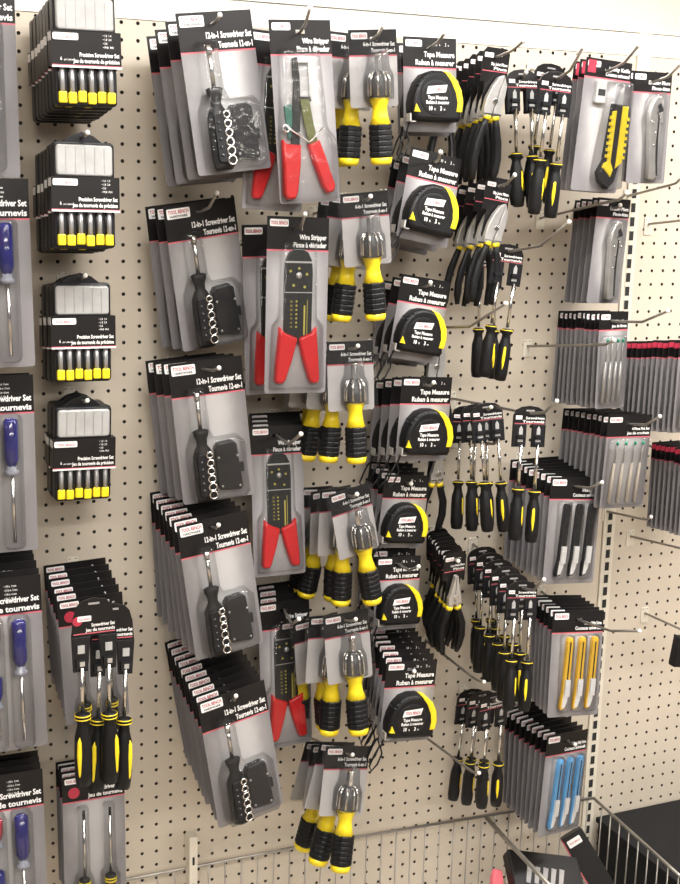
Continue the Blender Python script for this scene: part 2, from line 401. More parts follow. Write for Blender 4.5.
def plier_parts(nose):
    w = 42 if nose else 48
    b = MB()
    b.prism([(-w / 2, -38), (w / 2, -38), (w / 2, 6), (w / 2 - 6, 13), (-w / 2 + 6, 13), (-w / 2, 6)], 0, 1.2, 'black')
    b.prism(rrect(-w / 2 + 3, -w / 2 + 19, -2, 5, 1.5), -.25, 0, 'white')
    b.box(-w / 2 + 2, w / 2 - 2, -.25, 0, -22.5, -21.3, 'pink')
    b.box(-w / 2 + 8, w / 2 - 8, 0, 1.2, -82, -38, 'black'); b.box(-w / 2 + 6, w / 2 - 6, -4, 0, -80, -74, 'dark')
    t = MB(); t.text('TOOL BENCH', -w / 2 + 11, -.5, -.4, 3.6, 'red', 'CENTER', .62)
    t.line('Long Nose Pliers' if nose else 'Slip Joint Pliers', w / 2 - 2.5, -13, -.4, 6, 'white', w * .62); t.line('Pince', w / 2 - 2.5, -19.6, -.4, 6, 'white', w * .5)
    t.text('6 in  15 cm', 1, 1, -.4, 3.6, 'white', 'LEFT', .6)
    c = Part('hang_card', b, [Part('lettering', t)])
    j = MB()
    if nose:
        j.prism([(-.4, -26), (-3, -27), (-9, -58), (-12, -68), (-12, -80), (-6, -90), (-.4, -78)], -12, -4, 'steel', 1)
        j.prism([(.4, -26), (3, -27), (9, -58), (12, -68), (12, -80), (6, -90), (.4, -78)], -12, -4, 'steel', 1)
        j.box(-11, 11, -12.6, -12, -79, -76, 'chrome')
    else:
        j.prism([(13, -26), (3, -30), (-7, -45), (-14, -62), (-17, -80), (-16, -90), (-3, -90), (0, -78), (4, -66), (6, -50), (10, -40)], -12, -4, 'steel', 1.2)
        j.prism([(14, -27), (11, -41), (8, -50), (6, -66), (2, -78), (1, -90), (15, -90), (16, -74), (19, -58), (20, -42)], -11, -5, 'steel', 1.2)
        j.box(-16, 15, -12.5, -11.5, -87, -84.5, 'chrome')
    pin = MB(); pin.prism([(1 + 4.5 * cos(q * pi / 5), -66 + 4.5 * sin(q * pi / 5)) for q in range(10)], -14, -11, 'chrome', .6)
    hs = []
    for sg in (-1, 1):
        pts = [(sg * 7, -8, -88), (sg * 12, -8, -106), (sg * 18, -8, -128), (sg * 21, -8, -152), (sg * 20, -8, -172), (sg * 18, -8, -186)]
        if nose: pts = [(sg * 7, -8, -84), (sg * 12, -8, -100), (sg * 19, -8, -120), (sg * 20, -8, -145), (sg * 16, -8, -165), (sg * 13, -8, -176)]
        h = MB(); h.tube(pts, [5, 6, 6.6, 6.8, 6.2, 4], 'rubber', 9, flat=.8)
        y = MB(); y.tube([pts[0], (pts[0][0] * 1.25, -8, pts[0][2] - 6)], 6.4, 'yellow', 9, flat=.85)
        hs.append(Part('handle', h, [Part('collar', y)]))
    return [c, Part('jaws', j, [Part('joint_pin', pin)])] + hs

def driver_bar(x, y, ztop, z1, z2, r, ring=1, big=False, side=1):
    """one shafted screwdriver hanging handle down; returns parts"""
    s = MB(); s.tube([(x, y, ztop), (x, y, z1 + 2)], 2.6 if not big else 3.2, 'chrome', 8)
    L = z1 - z2
    g = MB(); g.lathe([(r * .5, z1), (r * .86, z1 - L * .02), (r * .9, z1 - L * .07), (r * .62, z1 - L * .12), (r * .68, z1 - L * .2), (r * .95, z1 - L * .33), (r, z1 - L * .55), (r, z1 - L * .85), (r * .85, z2 + 1.5), (r * .5, z2)], x, y, 'rubber', 14)
    rg = MB()
    for i in range(ring): rg.lathe([(r * .6, z1 - L * (.015 + .045 * i)), (r * .93, z1 - L * (.022 + .045 * i)), (r * .93, z1 - L * (.034 + .045 * i)), (r * .6, z1 - L * (.045 + .045 * i))], x, y, 'yellow', 14)
    st = MB(); zc = z1 - L * .6
    st.lathe([(.2, zc + L * .3), (r * .26, zc + L * .24), (r * .34, zc + L * .05), (r * .2, zc - L * .2), (.2, zc - L * .3)], x + side * r * .55, y - r * .72, 'yellow', 8, sy=.7)
    return Part('screwdriver', g, [Part('shaft', s), Part('ring', rg), Part('grip_inlay', st)])

def k_pair(long=False):
    q = 1.06 if long else 1.0
    W = 33 if long else 31
    b = MB()
    if long:
        top = [(-W, -40)] + [(-W + 3, -12), (-W + 8, 4), (-18, 12), (0, 16), (18, 12), (W - 8, 4), (W - 3, -12), (W, -40)]
        b.prism(top, -1.5, 1, 'black', .6)
        for sg in (-1, 1):
            b.prism([(sg * 6, -40), (sg * W, -40), (sg * (W - 2), -92), (sg * 10, -92)] if sg > 0 else [(-W, -40), (-6, -40), (-10, -92), (-W + 2, -92)], -4, 1, 'dark', .8)
            b.box(sg * 20 - 5, sg * 20 + 5, -6, -3, -64, -52, 'frost'); b.box(sg * 20 - 8, sg * 20 + 8, -9, -3, -86, -72, 'dark'); b.box(sg * 20 - 3, sg * 20 + 4, -9.4, -8, -82, -75, 'steel')
    else:
        top = [(-W, -18), (-W, -4), (-W + 5, 5), (-16, 10), (0, 12), (16, 10), (W - 5, 5), (W, -4), (W, -18)]
        b.prism(top, -1.5, 1, 'black', .6)
        for sg in (-1, 1):
            x0, x1 = (6, W) if sg > 0 else (-W, -6)
            b.prism([(x0, -18), (x1, -18), (x1, -54), (x0, -54)], -3, 1, 'dark', .6)
            xc = sg * 17
            b.box(xc - 8, xc + 8, -7, -2.5, -40, -35, 'dark'); b.box(xc - 8, xc + 8, -7, -2.5, -53, -48, 'dark')
            b.prism([(xc - 3.5, -34), (xc + 3.5, -34), (xc + 3.5, -25), (xc, -20), (xc - 3.5, -25)], -3.5, -2.8, 'frost'); b.box(xc - 5, xc + 5, -3.5, -2.8, -46, -42, 'frost')
        b.box(-W + 4, -W + 16, -1.8, -1.4, -10, -4, 'white'); b.box(-W + 2, W - 2, -1.8, -1.4, -17, -16, 'pink')
    b.box(-8, 8, -1.9, -1.4, 3 if not long else 6, 5.5 if not long else 9, 'edge')
    t = MB()
    if long:
        b.prism(rrect(-24, -4, -18, -10, 1.5), -1.8, -1.4, 'white'); b.box(-W + 3, W - 3, -1.8, -1.4, -37, -35.5, 'pink')
        t.text('TOOL BENCH', -14, -16, -2.1, 4, 'red', 'CENTER', .7); t.line('Screwdriver Set', W - 3, -26.5, -2.1, 7, 'white', 34); t.line('Jeu de tournevis', W - 3, -33.5, -2.1, 7, 'white', 42)
        b.prism([(-24 + 7 * cos(i * pi / 8), -17 + 7 * sin(i * pi / 8)) for i in range(16)], -1.7, -1.4, 'red')
    else:
        t.text('TOOL BENCH', -W + 10, -8.6, -2.0, 3, 'red', 'CENTER', .56); t.line('Screwdrivers', W - 3, -9.4, -2.0, 5.6, 'white', 36); t.line('Tournevis', W - 3, -15, -2.0, 5.4, 'white', 42)
    c = Part('hang_card', b, [Part('lettering', t)])
    if long:
        return [c, driver_bar(-20, -8, -84, -152, -264, 13, 2, True, -1), driver_bar(19, -8, -84, -156, -266, 13, 2, True, 1)]
    return [c, driver_bar(-16, -5, -50, -119, -204, 11, 1, side=.6), driver_bar(16, -5, -50, -123, -208, 11, 1, side=-.7)]

def k_knife(colour):
    w, h, a, hh = 109, 188, 16, 38
    c = Part('card', card(w, h, a, hh, 30, 11), [print_part(w, a, hh, ['3-Piece Utility Knives', 'Couteaux universels'], 30, 11, [8, 8.5], xs=[.34, .52])])
    ks = []
    for x in (-22, 5, 32):
        ang = Matrix.Translation((x, 0, -94)) @ Matrix.Rotation(radians(2.5), 4, 'Y') @ Matrix.Translation((0, 0, 94))
        b = MB(); b.T = ang; b.prism([(-6, -36), (-4, -30), (4, -30), (6.5, -36), (6.5, -118), (5, -140), (0, -156), (-8, -158), (-10, -152), (-6.5, -128)], -9, -1.5, colour, 1.6)
        b.box(-1.2, 1.2, -9.4, -8.6, -118, -38, 'black' if colour != 'dark' else 'gunmetal')
        sl = MB(); sl.T = ang; sl.box(-5, 5.5, -12, -9, -134, -104, 'white')
        for i in range(4): sl.box(-4.5, 5, -12.8, -12, -110 - i * 5, -108 - i * 5, 'white')
        bl = MB(); bl.T = ang; bl.prism([(-5.5, -130), (4.5, -130), (3, -142), (-1, -153), (-7, -155)], -9.8, -9, 'white')
        ks.append(Part('knife', b, [Part('slider', sl), Part('blade', bl)]))
    bo = MB()
    for x in (-24, 3, 30): bo.prism(rrect(x - 12, x + 12, -162, -25, 6), -13.5, -.3, 'clearp', 4, smooth=True, back=False)
    return [c] + ks + [Part('blister', bo)]

def k_bigknife():
    w, h, a, hh = 94, 205, 16, 28
    c = Part('card', card(w, h, a, hh, 26, 9, disc=False), [print_part(w, a, hh, ['Utility Knife', 'Couteau universel'], 26, 9, [8, 8], xs=[.46, .52])])
    r = MB(); r.prism([(-42, 13), (-26, 13), (-26, -6), (-42, -6)], -.3, 0, 'red')
    b = MB(); b.prism([(12, -50), (36, -50), (36, -140), (30, -170), (18, -184), (2, -172), (-4, -158), (6, -140)], -14, -1.5, 'dark', 3)
    y = MB(); y.prism([(26, -52), (38, -52), (38, -140), (26, -150)], -16, -12, 'yellow', 1.5)
    y.prism([(8, -62), (15, -60), (15, -140), (22, -152), (18, -164), (0, -150), (3, -144), (8, -140)], -16, -12, 'yellow', 1.5)
    for i in range(7): y.box(4, 12, -17, -12, -74 - i * 10, -69 - i * 10, 'yellow'); y.box(36, 41, -17, -12, -74 - i * 10, -69 - i * 10, 'yellow')
    bl = MB(); bl.prism([(18, -52), (30, -52), (30, -20), (22, -28)], -9, -8, 'frost', .3)
    sp = MB(); sp.prism(rrect(-26, -4, -52, -18, 3), -8, -1, 'frost', 2); sp.box(-22, -8, -8.4, -8, -40, -30, 'smoke')
    k = Part('knife', b, [Part('grip', y), Part('blade', bl)])
    bo = Part('blister', blister([(0, -16), (40, -16), (44, -40), (44, -180), (20, -186), (-12, -172), (-12, -150), (-2, -60)], 20, 5))
    return [c, Part('spare_blades', sp), k, bo, Part('sticker', r)]

def k_lock():
    w, h, a, hh = 84, 178, 16, 32
    c = Part('card', card(w, h, a, hh, 24, 9), [print_part(w, a, hh, ['Locking Pliers', 'Pince-étau'], 24, 9, [8, 8], xs=[.56, .46])])
    b = MB(); b.prism([(4, -22), (14, -22), (19, -30), (18, -44), (11, -34), (7, -38), (6, -48), (10, -58), (8, -100), (10, -128), (14, -150), (8, -156), (-4, -154), (-4, -130), (-7, -95), (-9, -66), (-12, -58), (-8, -40), (-2, -28)], -11, -2, 'steel', 2, smooth=True)
    l = MB(); l.prism([(11, -46), (19, -46), (20, -60), (13, -90), (15, -120), (20, -148), (15, -154), (12, -130), (10, -90)], -9, -3, 'steel', 1.5, smooth=True)
    b.prism([(8.5, -52), (11.5, -52), (11, -90), (13, -128), (16, -150), (12, -148), (10, -124), (8.2, -90)], -11.3, -10.6, 'smoke'); b.prism([(7, -38), (12, -33), (18, -42), (18, -46), (10, -48)], -11.3, -10.6, 'smoke')
    r = MB()
    for x, z in ((-6, -62), (0, -64), (12, -56), (4, -80), (3, -100), (17, -64)): r.ball((x, -11, z), 2.2, 'chrome', 8)
    bo = Part('blister', blister([(-2, -16), (22, -16), (26, -40), (24, -156), (-10, -160), (-12, -100), (-18, -60), (-12, -30)], 15, 5))
    return [c, Part('pliers', b, [Part('lever', l), Part('rivet', r)]), bo]

def k_blade(pale=False, redtop=False):
    w, h, a, hh = (92, 165, 16, 38) if pale else (64, 165, 16, 30)
    lw = 26 if pale else 20
    c = Part('card', card(w, h, a, hh, lw, 9), [print_part(w, a, hh, ['4-Piece Pick Set', 'Jeu de crochets'] if pale else ['File Set', 'Jeu de limes'], lw, 9, [7, 7], xs=[.4, .5])])
    if redtop:
        rt = MB(); rt.box(-w / 2, w / 2, -.5, -.26, a - 13, a - 4, 'red'); RT = Part('red_band', rt)
        return [c, RT] + [p for p in k_blade()[1:]]
    tools = []
    xs = (-27, -9, 10, 27) if pale else (-17, -6, 6, 17)
    for i, x in enumerate(xs):
        b = MB(); b.tube([(x + 3, -4, -32), (x, -4, -70)], 1.3, 'steel', 6); s = MB()
        s.tube([(x, -4, -68), (x - 2, -4, -100), (x - 4, -4, -138)], [2.2, 3.2, 2.6], 'cream' if pale else 'steel', 7)
        g = MB(); g.tube([(x + 3.2, -4, -30), (x + 3, -4, -36)], 2.4, 'green', 6)
        tools.append(Part('small_tool', s, [Part('shank', b), Part('tip_guard', g)]))
    bo = Part('blister', blister(rrect(-w / 2 + 5, w / 2 - 5, -143, -24, 6), 8.5, 3))
    return [c] + tools + [bo]

def k_sset():
    w, h, a, hh = 150, 260, 16, 54
    c = Part('card', card(w, h, a, hh, 36, 14), [print_part(w, a, hh, ['6-Piece Screwdriver Set', 'Jeu de tournevis'], 36, 14, [12, 12], xs=[.60, .56],
        extra=[('• 1/8 in  3 mm', 22, 2, 4.4, 'white'), ('• 3/16 in  5 mm', 22, -4, 4.4, 'white'), ('• 1/4 in  6 mm', 22, -10, 4.4, 'white'), ('• No 1  No 2', 22, -16, 4.4, 'white')])])
    D = []
    for x, z1, z2, zs, col, r in ((39, -44, -122, -228, 'blue', 10.5), (3, -44, -86, -116, 'redh', 9.5), (3, -124, -170, -222, 'blue', 9.5), (-33, -44, -122, -228, 'redh', 10.5), (-60, -44, -100, -200, 'blue', 9)):
        g = MB(); g.lathe([(r * .6, z1), (r, z1 - 4), (r, z2 + 18), (r * .7, z2 + 8)], x, -11, col, 12, mod=lambda i: .93 if i % 2 else 1)
        k = MB(); k.lathe([(r * .7, z2 + 9), (r * .6, z2 + 4), (r, z2 + 1), (r * .98, z2 - 3), (r * .4, z2 - 6)], x, -11, 'collar', 12)
        s = MB(); s.tube([(x, -11, z2 + 2), (x + (2 if zs < -200 else 0), -8, zs)], [3, 2.6], 'chrome', 8)
        D.append(Part('screwdriver', g, [Part('collar', k), Part('shaft', s)]))
    bo = MB()
    bo.prism(rrect(25, 55, -236, -38, 8), -24, -.3, 'clearp', 6, smooth=True, back=False)
    bo.prism(rrect(-10, 17, -236, -38, 8), -23, -.3, 'clearp', 6, smooth=True, back=False)
    bo.prism(rrect(-72, -18, -236, -38, 8), -24, -.3, 'clearp', 6, smooth=True, back=False)
    return [c] + D + [Part('blister', bo)]

def k_precision():
    W = 44
    b = MB(); b.prism(rrect(-W + 2, W - 2, -144, -1, 6), -12, 6, 'dark', 2.5)
    b.prism([(-W + 12, -4), (-16, 8), (0, 13), (16, 8), (W - 12, -4)], -2, 1, 'dark', .6)
    lid = MB(); lid.prism(rrect(-W + 5, W - 5, -47, -5, 5), -15, -11, 'frost', 2.5, smooth=True)
    for i in range(5): lid.box(-W + 18 + i * 13.2, -W + 19 + i * 13.2, -15.4, -14.8, -46, -9, 'barrel')
    ds = []
    for i in range(6):
        x = -W + 11 + i * 13.2; dz = random.uniform(-1.5, 2)
        s = MB(); s.tube([(x, -12.5, -92), (x, -12.5, -128)], 3.6, 'barrel', 8); s.tube([(x - 4.5, -12.2, -92), (x - 4.5, -12.2, -127)], 1.8, 'black', 5)
        cp = MB(); cp.prism(rrect(x - 5.6, x + 5.6, -140 + dz, -125 + dz, 2), -16.5, -11, 'yellow', 1.5)
        ds.append(Part('driver', s, [Part('cap', cp)]))
    sl = MB(); sl.box(-W - 3, W + 3, -18, 1, -93, -48, 'black'); sl.box(-W - 3.3, -W - 2.9, -17, 0, -61, -50, 'white'); sl.box(-W - 3, W + 3, -19.3, -18.9, -95, -92.5, 'white'); sl.box(-W - 3, W + 3, -19.4, -19, -92.6, -91.4, 'pink')
    sl.prism(rrect(-W - 1, -W + 33, -60, -51, 2), -19.4, -19, 'white')
    t = MB(); t.text('TOOL BENCH', -W + 16, -58, -19.6, 5.2, 'red', 'CENTER', .8)
    t.line('Precision Screwdriver Set', W, -80.5, -18.6, 7.4, 'white', 54); t.line('Jeu de tournevis de précision', W, -88.5, -18.6, 7.4, 'white', 62)
    t.text('6', -W + 8, -86, -19.4, 6.5, 'white'); t.text('pcs / pièces', -W + 13, -86, -19.4, 3.4, 'white')
    for i, q in enumerate(('• 1.0  1.4', '• 1.8  2.4', '• 3.0', '• PH0  PH1')): t.text(q, W - 22, -54 - i * 5, -19.4, 4, 'white')
    return [Part('case', b), Part('lid', lid)] + ds + [Part('sleeve', sl, [Part('lettering', t)])]

def k_twodriver():
    w, h, a, hh = 98, 205, 16, 42
    c = Part('card', card(w, h, a, hh, 28, 9, disc=True), [print_part(w, a, hh, ['Screwdriver Set', 'Jeu de tournevis'], 28, 9, [9, 9], xs=[.5, .55], extra=[('2', 26, 1, 9, 'white'), ('pcs', 33, 1, 4, 'white')])])
    D = []
    for x in (-19, 22):
        g = MB(); g.lathe([(6, -150), (9, -153), (8.4, -160), (7.4, -166), (9, -176), (9.4, -198), (8, -202)], x, -10.5, 'rubber', 12)
        s = MB(); s.tube([(x, -11.5, -52), (x, -11.5, -152)], 2.8, 'chrome', 8); s.tube([(x, -11.5, -38), (x, -11.5, -53)], 2.3, 'rubber', 6)
        r = MB()
        for i in range(2): r.lathe([(6, -155 - 5 * i), (9.6, -155.5 - 5 * i), (9.6, -157.5 - 5 * i), (6, -158 - 5 * i)], x, -10.5, 'yellow', 12)
        D.append(Part('screwdriver', g, [Part('shaft', s), Part('ring', r)]))
    bo = MB()
    for x in (-19, 22): bo.prism([(x - 7, -34), (x + 7, -34), (x + 8, -142), (x + 14, -150), (x + 14, -187), (x - 14, -187), (x - 14, -150), (x - 8, -142)], -21, -.3, 'clearp', 4, smooth=True, back=False)
    return [c] + D + [Part('blister', bo)]

KIND = dict(twelve=k_twelve(), stripper=k_stripper(), open_stripper=k_open_stripper(), six=k_six(), tape=k_tape(), plier=plier_parts(False), nose=plier_parts(True),
            pair=k_pair(), longpair=k_pair(True), knife_black=k_knife('dark'), knife_yellow=k_knife('orange'), knife_blue=k_knife('sky'), bigknife=k_bigknife(), lock=k_lock(),
            blade=k_blade(), redblade=k_blade(redtop=True), pick=k_blade(True), sset=k_sset(), precision=k_precision(), twodriver=k_twodriver())

# ------------------------------------------------------------------ where every hook's goods hang: front pose, rear pose (metres, degrees)
DATA = {'P': {
  'A1': {'kind': 'sset', 'n': 1, 'sc': 1, 'f': [-0.2789, -0.12, 1.7638, -3.0, 0.0, 0.0]},
  'A2': {'kind': 'sset', 'n': 2, 'sc': 1, 'f': [-0.2703, -0.1439, 1.5032, -3.3, -0.3, -0.0], 'b': [-0.2707, -0.1, 1.4978, -3.3, -0.3, -0.0]},
  'A3': {'kind': 'sset', 'n': 2, 'sc': 1, 'f': [-0.2675, -0.1316, 1.228, -1.5, -0.1, 0.1], 'b': [-0.2658, -0.1, 1.2263, -1.5, -0.1, 0.1]},
  'A4': {'kind': 'sset', 'n': 5, 'sc': 1, 'f': [-0.2708, -0.172, 0.9396, -3.7, -0.5, -0.0], 'b': [-0.2613, -0.06, 0.9465, -3.7, -0.5, -0.0]},
  'A5': {'kind': 'sset', 'n': 4, 'sc': 1, 'f': [-0.276, -0.1815, 0.6402, -6.6, 0.1, -0.2], 'b': [-0.2631, -0.08, 0.6224, -6.6, 0.1, -0.2]},
  'B1': {'kind': 'precision', 'n': 7, 'sc': 1, 'f': [-0.1298, -0.1954, 1.7609, -1.6, -0.8, 1.4], 'b': [-0.1263, -0.04, 1.7411, -1.6, -0.8, 1.4]},
  'B2': {'kind': 'precision', 'n': 5, 'sc': 1, 'f': [-0.1289, -0.1817, 1.5713, -3.7, 0.6, 0.4], 'b': [-0.1238, -0.05, 1.5544, -3.7, 0.6, 0.4]},
  'B3': {'kind': 'precision', 'n': 3, 'sc': 1, 'f': [-0.1206, -0.1208, 1.3748, -2.7, 0.6, 1.1], 'b': [-0.1201, -0.05, 1.3657, -2.7, 0.6, 1.1]},
  'B4': {'kind': 'precision', 'n': 3, 'sc': 1, 'f': [-0.1172, -0.1077, 1.1922, 0.9, 1.1, 0.4], 'b': [-0.1135, -0.045, 1.1868, 0.9, 1.1, 0.4]},
  'B5': {'kind': 'twodriver', 'n': 6, 'sc': 1, 'f': [-0.1201, -0.1575, 0.8939, 3.2, -3.4, -2.0], 'b': [-0.1132, -0.03, 0.9098, 3.2, -3.4, -2.0]},
  'B5p': {'kind': 'longpair', 'n': 2, 'sc': 1, 'f': [-0.1363, -0.2476, 0.9232, -1.0, 0.2, 0.9], 'b': [-0.1017, -0.2154, 0.8988, -4.0, 3.0, 1.1]},
  'B6': {'kind': 'twodriver', 'n': 4, 'sc': 1, 'f': [-0.115, -0.1397, 0.5984, -3.0, 0.3, 0.1], 'b': [-0.1055, -0.05, 0.5825, -3.0, 0.3, 0.1]},
  'C1': {'kind': 'twelve', 'n': 4, 'sc': 1, 'f': [0.0513, -0.2097, 1.7379, -4.9, -7.3, 4.0], 'b': [0.0509, -0.0671, 1.7168, -6.3, -6.0, 3.1]},
  'C2': {'kind': 'twelve', 'n': 3, 'sc': 1, 'f': [0.0611, -0.1188, 1.4764, 1.5, -8.8, 0.8], 'b': [0.0516, -0.0593, 1.4731, 2.9, -8.0, 0.8]},
  'C3': {'kind': 'twelve', 'n': 4, 'sc': 1, 'f': [0.0591, -0.1559, 1.2459, -0.1, -6.3, -7.4], 'b': [0.0553, -0.0493, 1.2367, 1.8, -6.5, -7.3]},
  'C4': {'kind': 'twelve', 'n': 7, 'sc': 1, 'f': [0.0604, -0.1908, 1.0101, -1.1, -8.0, 0.9], 'b': [0.0636, -0.029, 1.0174, 3.2, -3.9, 1.0]},
  'C5': {'kind': 'twelve', 'n': 10, 'sc': 1, 'f': [0.0787, -0.2349, 0.7467, -0.5, -9.6, 4.3], 'b': [0.0901, -0.025, 0.7653, -0.5, -9.6, 4.3]},
  'D1': {'kind': 'open_stripper', 'n': 1, 'sc': 1, 'f': [0.1649, -0.2438, 1.7296, -3.6, -3.6, 2.4]},
  'D1b': {'kind': 'stripper', 'n': 1, 'sc': 1, 'f': [0.1561, -0.1923, 1.7161, -1.6, 3.0, 0.5]},
  'D2': {'kind': 'stripper', 'n': 2, 'sc': 1.04, 'f': [0.1846, -0.2035, 1.4574, -3.5, 1.4, -0.4], 'b': [0.1753, -0.1188, 1.4413, -2.2, -1.7, -0.6]},
  'D3': {'kind': 'stripper', 'n': 4, 'sc': 0.96, 'f': [0.1941, -0.1058, 1.1262, -8.8, 1.2, 2.3], 'b': [0.2215, -0.03, 1.1333, -8.8, 1.2, 2.3]},
  'D4': {'kind': 'stripper', 'n': 4, 'sc': 1, 'f': [0.2183, -0.0918, 0.8264, -5.8, 0.2, 4.8], 'b': [0.2391, -0.03, 0.8377, -5.8, 0.2, 4.8]},
  'E1': {'kind': 'six', 'n': 3, 'sc': 1, 'f': [0.2823, -0.2312, 1.7292, 0.9, -4.7, 2.5], 'b': [0.2615, -0.1305, 1.7241, -0.6, -5.3, 2.5]},
  'E2': {'kind': 'six', 'n': 3, 'sc': 1, 'f': [0.2854, -0.2144, 1.4994, -0.7, -5.4, -0.1], 'b': [0.2891, -0.1196, 1.487, 2.5, 4.4, -0.2]},
  'E3': {'kind': 'six', 'n': 1, 'sc': 1, 'f': [0.2872, -0.1741, 1.2717, -5.9, -0.7, -1.2]},
  'E3b': {'kind': 'six', 'n': 3, 'sc': 1, 'f': [0.2791, -0.1303, 1.2645, -2.9, 5.2, -0.0], 'b': [0.269, -0.0395, 1.2496, 3.4, -3.1, 0.1]},
  'E4': {'kind': 'six', 'n': 5, 'sc': 1, 'f': [0.2883, -0.1878, 1.0393, -5.7, -9.0, 11.3], 'b': [0.2781, -0.0593, 1.0119, 13.3, 2.5, 11.2]},
  'E5': {'kind': 'six', 'n': 4, 'sc': 1.04, 'f': [0.2859, -0.1921, 0.8344, -8.3, -2.3, 3.0], 'b': [0.2456, -0.1044, 0.7994, 9.0, -8.8, 3.6]},
  'E6': {'kind': 'six', 'n': 4, 'sc': 1.06, 'f': [0.2954, -0.1923, 0.601, -10.0, 10.4, 2.9], 'b': [0.2999, -0.0943, 0.566, 7.3, 4.2, 2.5]},
  'F1': {'kind': 'tape', 'n': 2, 'sc': 1, 'f': [0.4103, -0.1644, 1.7292, -3.5, -1.2, 1.2], 'b': [0.4223, -0.12, 1.7246, -3.5, -1.2, 1.2]},
  'F2': {'kind': 'tape', 'n': 3, 'sc': 1, 'f': [0.4266, -0.1677, 1.5587, -4.6, 11.0, 0.3], 'b': [0.4469, -0.06, 1.5394, -4.6, 11.0, 0.3]},
  'F3': {'kind': 'tape', 'n': 3, 'sc': 0.96, 'f': [0.4307, -0.1422, 1.3638, -2.0, 9.2, -1.8], 'b': [0.4393, -0.06, 1.3463, -2.0, 9.2, -1.8]},
  'F4': {'kind': 'tape', 'n': 4, 'sc': 1.0, 'f': [0.4389, -0.1467, 1.2032, -0.4, 3.1, -0.4], 'b': [0.4369, -0.05, 1.182, -0.4, 3.1, -0.4]},
  'F5': {'kind': 'tape', 'n': 4, 'sc': 0.9, 'f': [0.4258, -0.1145, 1.0338, 0.2, 5.1, -1.6], 'b': [0.4375, -0.03, 1.0358, 0.2, 5.1, -1.6]},
  'F6': {'kind': 'tape', 'n': 4, 'sc': 0.9, 'f': [0.4099, -0.127, 0.897, -3.4, 2.8, -0.1], 'b': [0.4272, -0.03, 0.908, -3.4, 2.8, -0.1]},
  'F7': {'kind': 'tape', 'n': 7, 'sc': 1, 'f': [0.3968, -0.2141, 0.7437, -0.3, 4.2, -1.5], 'b': [0.4511, -0.03, 0.7319, -0.3, 4.2, -1.5]},
  'G1': {'kind': 'plier', 'n': 5, 'sc': 1, 'f': [0.5123, -0.191, 1.7193, 3.8, 3.4, 1.7], 'b': [0.5423, -0.048, 1.7084, 4.1, 0.2, 1.5]},
  'G0': {'kind': 'plier', 'n': 1, 'sc': 1, 'f': [0.4979, -0.0646, 1.7042, -20.2, 17.4, 2.0]},
  'G2': {'kind': 'plier', 'n': 4, 'sc': 1, 'f': [0.5352, -0.1786, 1.5241, -0.6, 8.3, 2.4], 'b': [0.5528, -0.0577, 1.5084, -1.2, 6.8, 2.3]},
  'G3': {'kind': 'plier', 'n': 1, 'sc': 1, 'f': [0.48, -0.0758, 1.2882, -1.6, -5.0, 0.0]},
  'G4': {'kind': 'nose', 'n': 2, 'sc': 1, 'f': [0.5002, -0.083, 1.1044, 7.1, 0.3, 0.7]},
  'G5': {'kind': 'nose', 'n': 9, 'sc': 1, 'f': [0.4902, -0.1767, 0.9111, 10.0, -3.4, -0.5], 'b': [0.5344, -0.03, 0.9066, 10.0, -3.4, -0.5]},
  'H1a': {'kind': 'pair', 'n': 2, 'sc': 1, 'f': [0.5967, -0.1312, 1.6965, -4.1, -1.2, 4.6], 'b': [0.6104, -0.1, 1.6935, -4.1, -1.2, 4.6]},
  'H1b': {'kind': 'pair', 'n': 2, 'sc': 1, 'f': [0.5862, -0.2476, 1.6864, 2.2, 2.8, 3.8], 'b': [0.6578, -0.12, 1.7085, 2.2, 2.8, 3.8]},
  'H2': {'kind': 'pair', 'n': 2, 'sc': 1, 'f': [0.556, -0.1844, 1.4222, -1.0, 7.0, 4.9], 'b': [0.583, -0.07, 1.405, -2.2, 0.5, 4.9]},
  'H3': {'kind': 'pair', 'n': 3, 'sc': 1, 'f': [0.5531, -0.1471, 1.1573, -9.0, -2.0, 2.0], 'b': [0.5728, -0.05, 1.1337, -8.5, 4.9, 2.5]},
  'H4': {'kind': 'pair', 'n': 1, 'sc': 1, 'f': [0.5669, -0.2588, 1.1712, -5.7, 4.7, 2.1]},
  'H5': {'kind': 'pair', 'n': 6, 'sc': 1, 'f': [0.5917, -0.2281, 0.8668, -8.6, 6.4, 2.3], 'b': [0.6188, -0.0493, 0.8738, -3.4, 1.7, 2.5]},
  'H6': {'kind': 'pair', 'n': 3, 'sc': 1, 'f': [0.587, -0.1648, 0.6427, 1.6, -0.9, 6.6], 'b': [0.6148, -0.0401, 0.5971, 0.3, 4.9, 6.6]},
  'I1': {'kind': 'bigknife', 'n': 3, 'sc': 1, 'f': [0.7059, -0.212, 1.7079, 1.8, 3.0, 5.1], 'b': [0.724, -0.1515, 1.7064, 1.7, 2.6, 5.4]},
  'I1b': {'kind': 'lock', 'n': 2, 'sc': 1, 'f': [0.8049, -0.1951, 1.6961, 0.5, -0.5, 5.7], 'b': [0.8139, -0.17, 1.6988, 0.5, -0.5, 5.7]},
  'I2': {'kind': 'lock', 'n': 5, 'sc': 1, 'f': [0.7926, -0.1304, 1.4912, 1.0, 2.8, 13.9], 'b': [0.8025, -0.0501, 1.4848, 0.9, 3.1, 13.9]},
  'I3': {'kind': 'blade', 'n': 10, 'sc': 1, 'f': [0.7753, -0.1776, 1.304, -1.9, 0.3, 5.9], 'b': [0.7861, -0.0395, 1.2903, -0.9, 2.2, 5.7]},
  'I4': {'kind': 'pick', 'n': 9, 'sc': 1, 'f': [0.8144, -0.191, 1.1268, -0.1, 2.1, 0.3], 'b': [0.8182, -0.05, 1.1129, -0.1, 2.1, 0.3]},
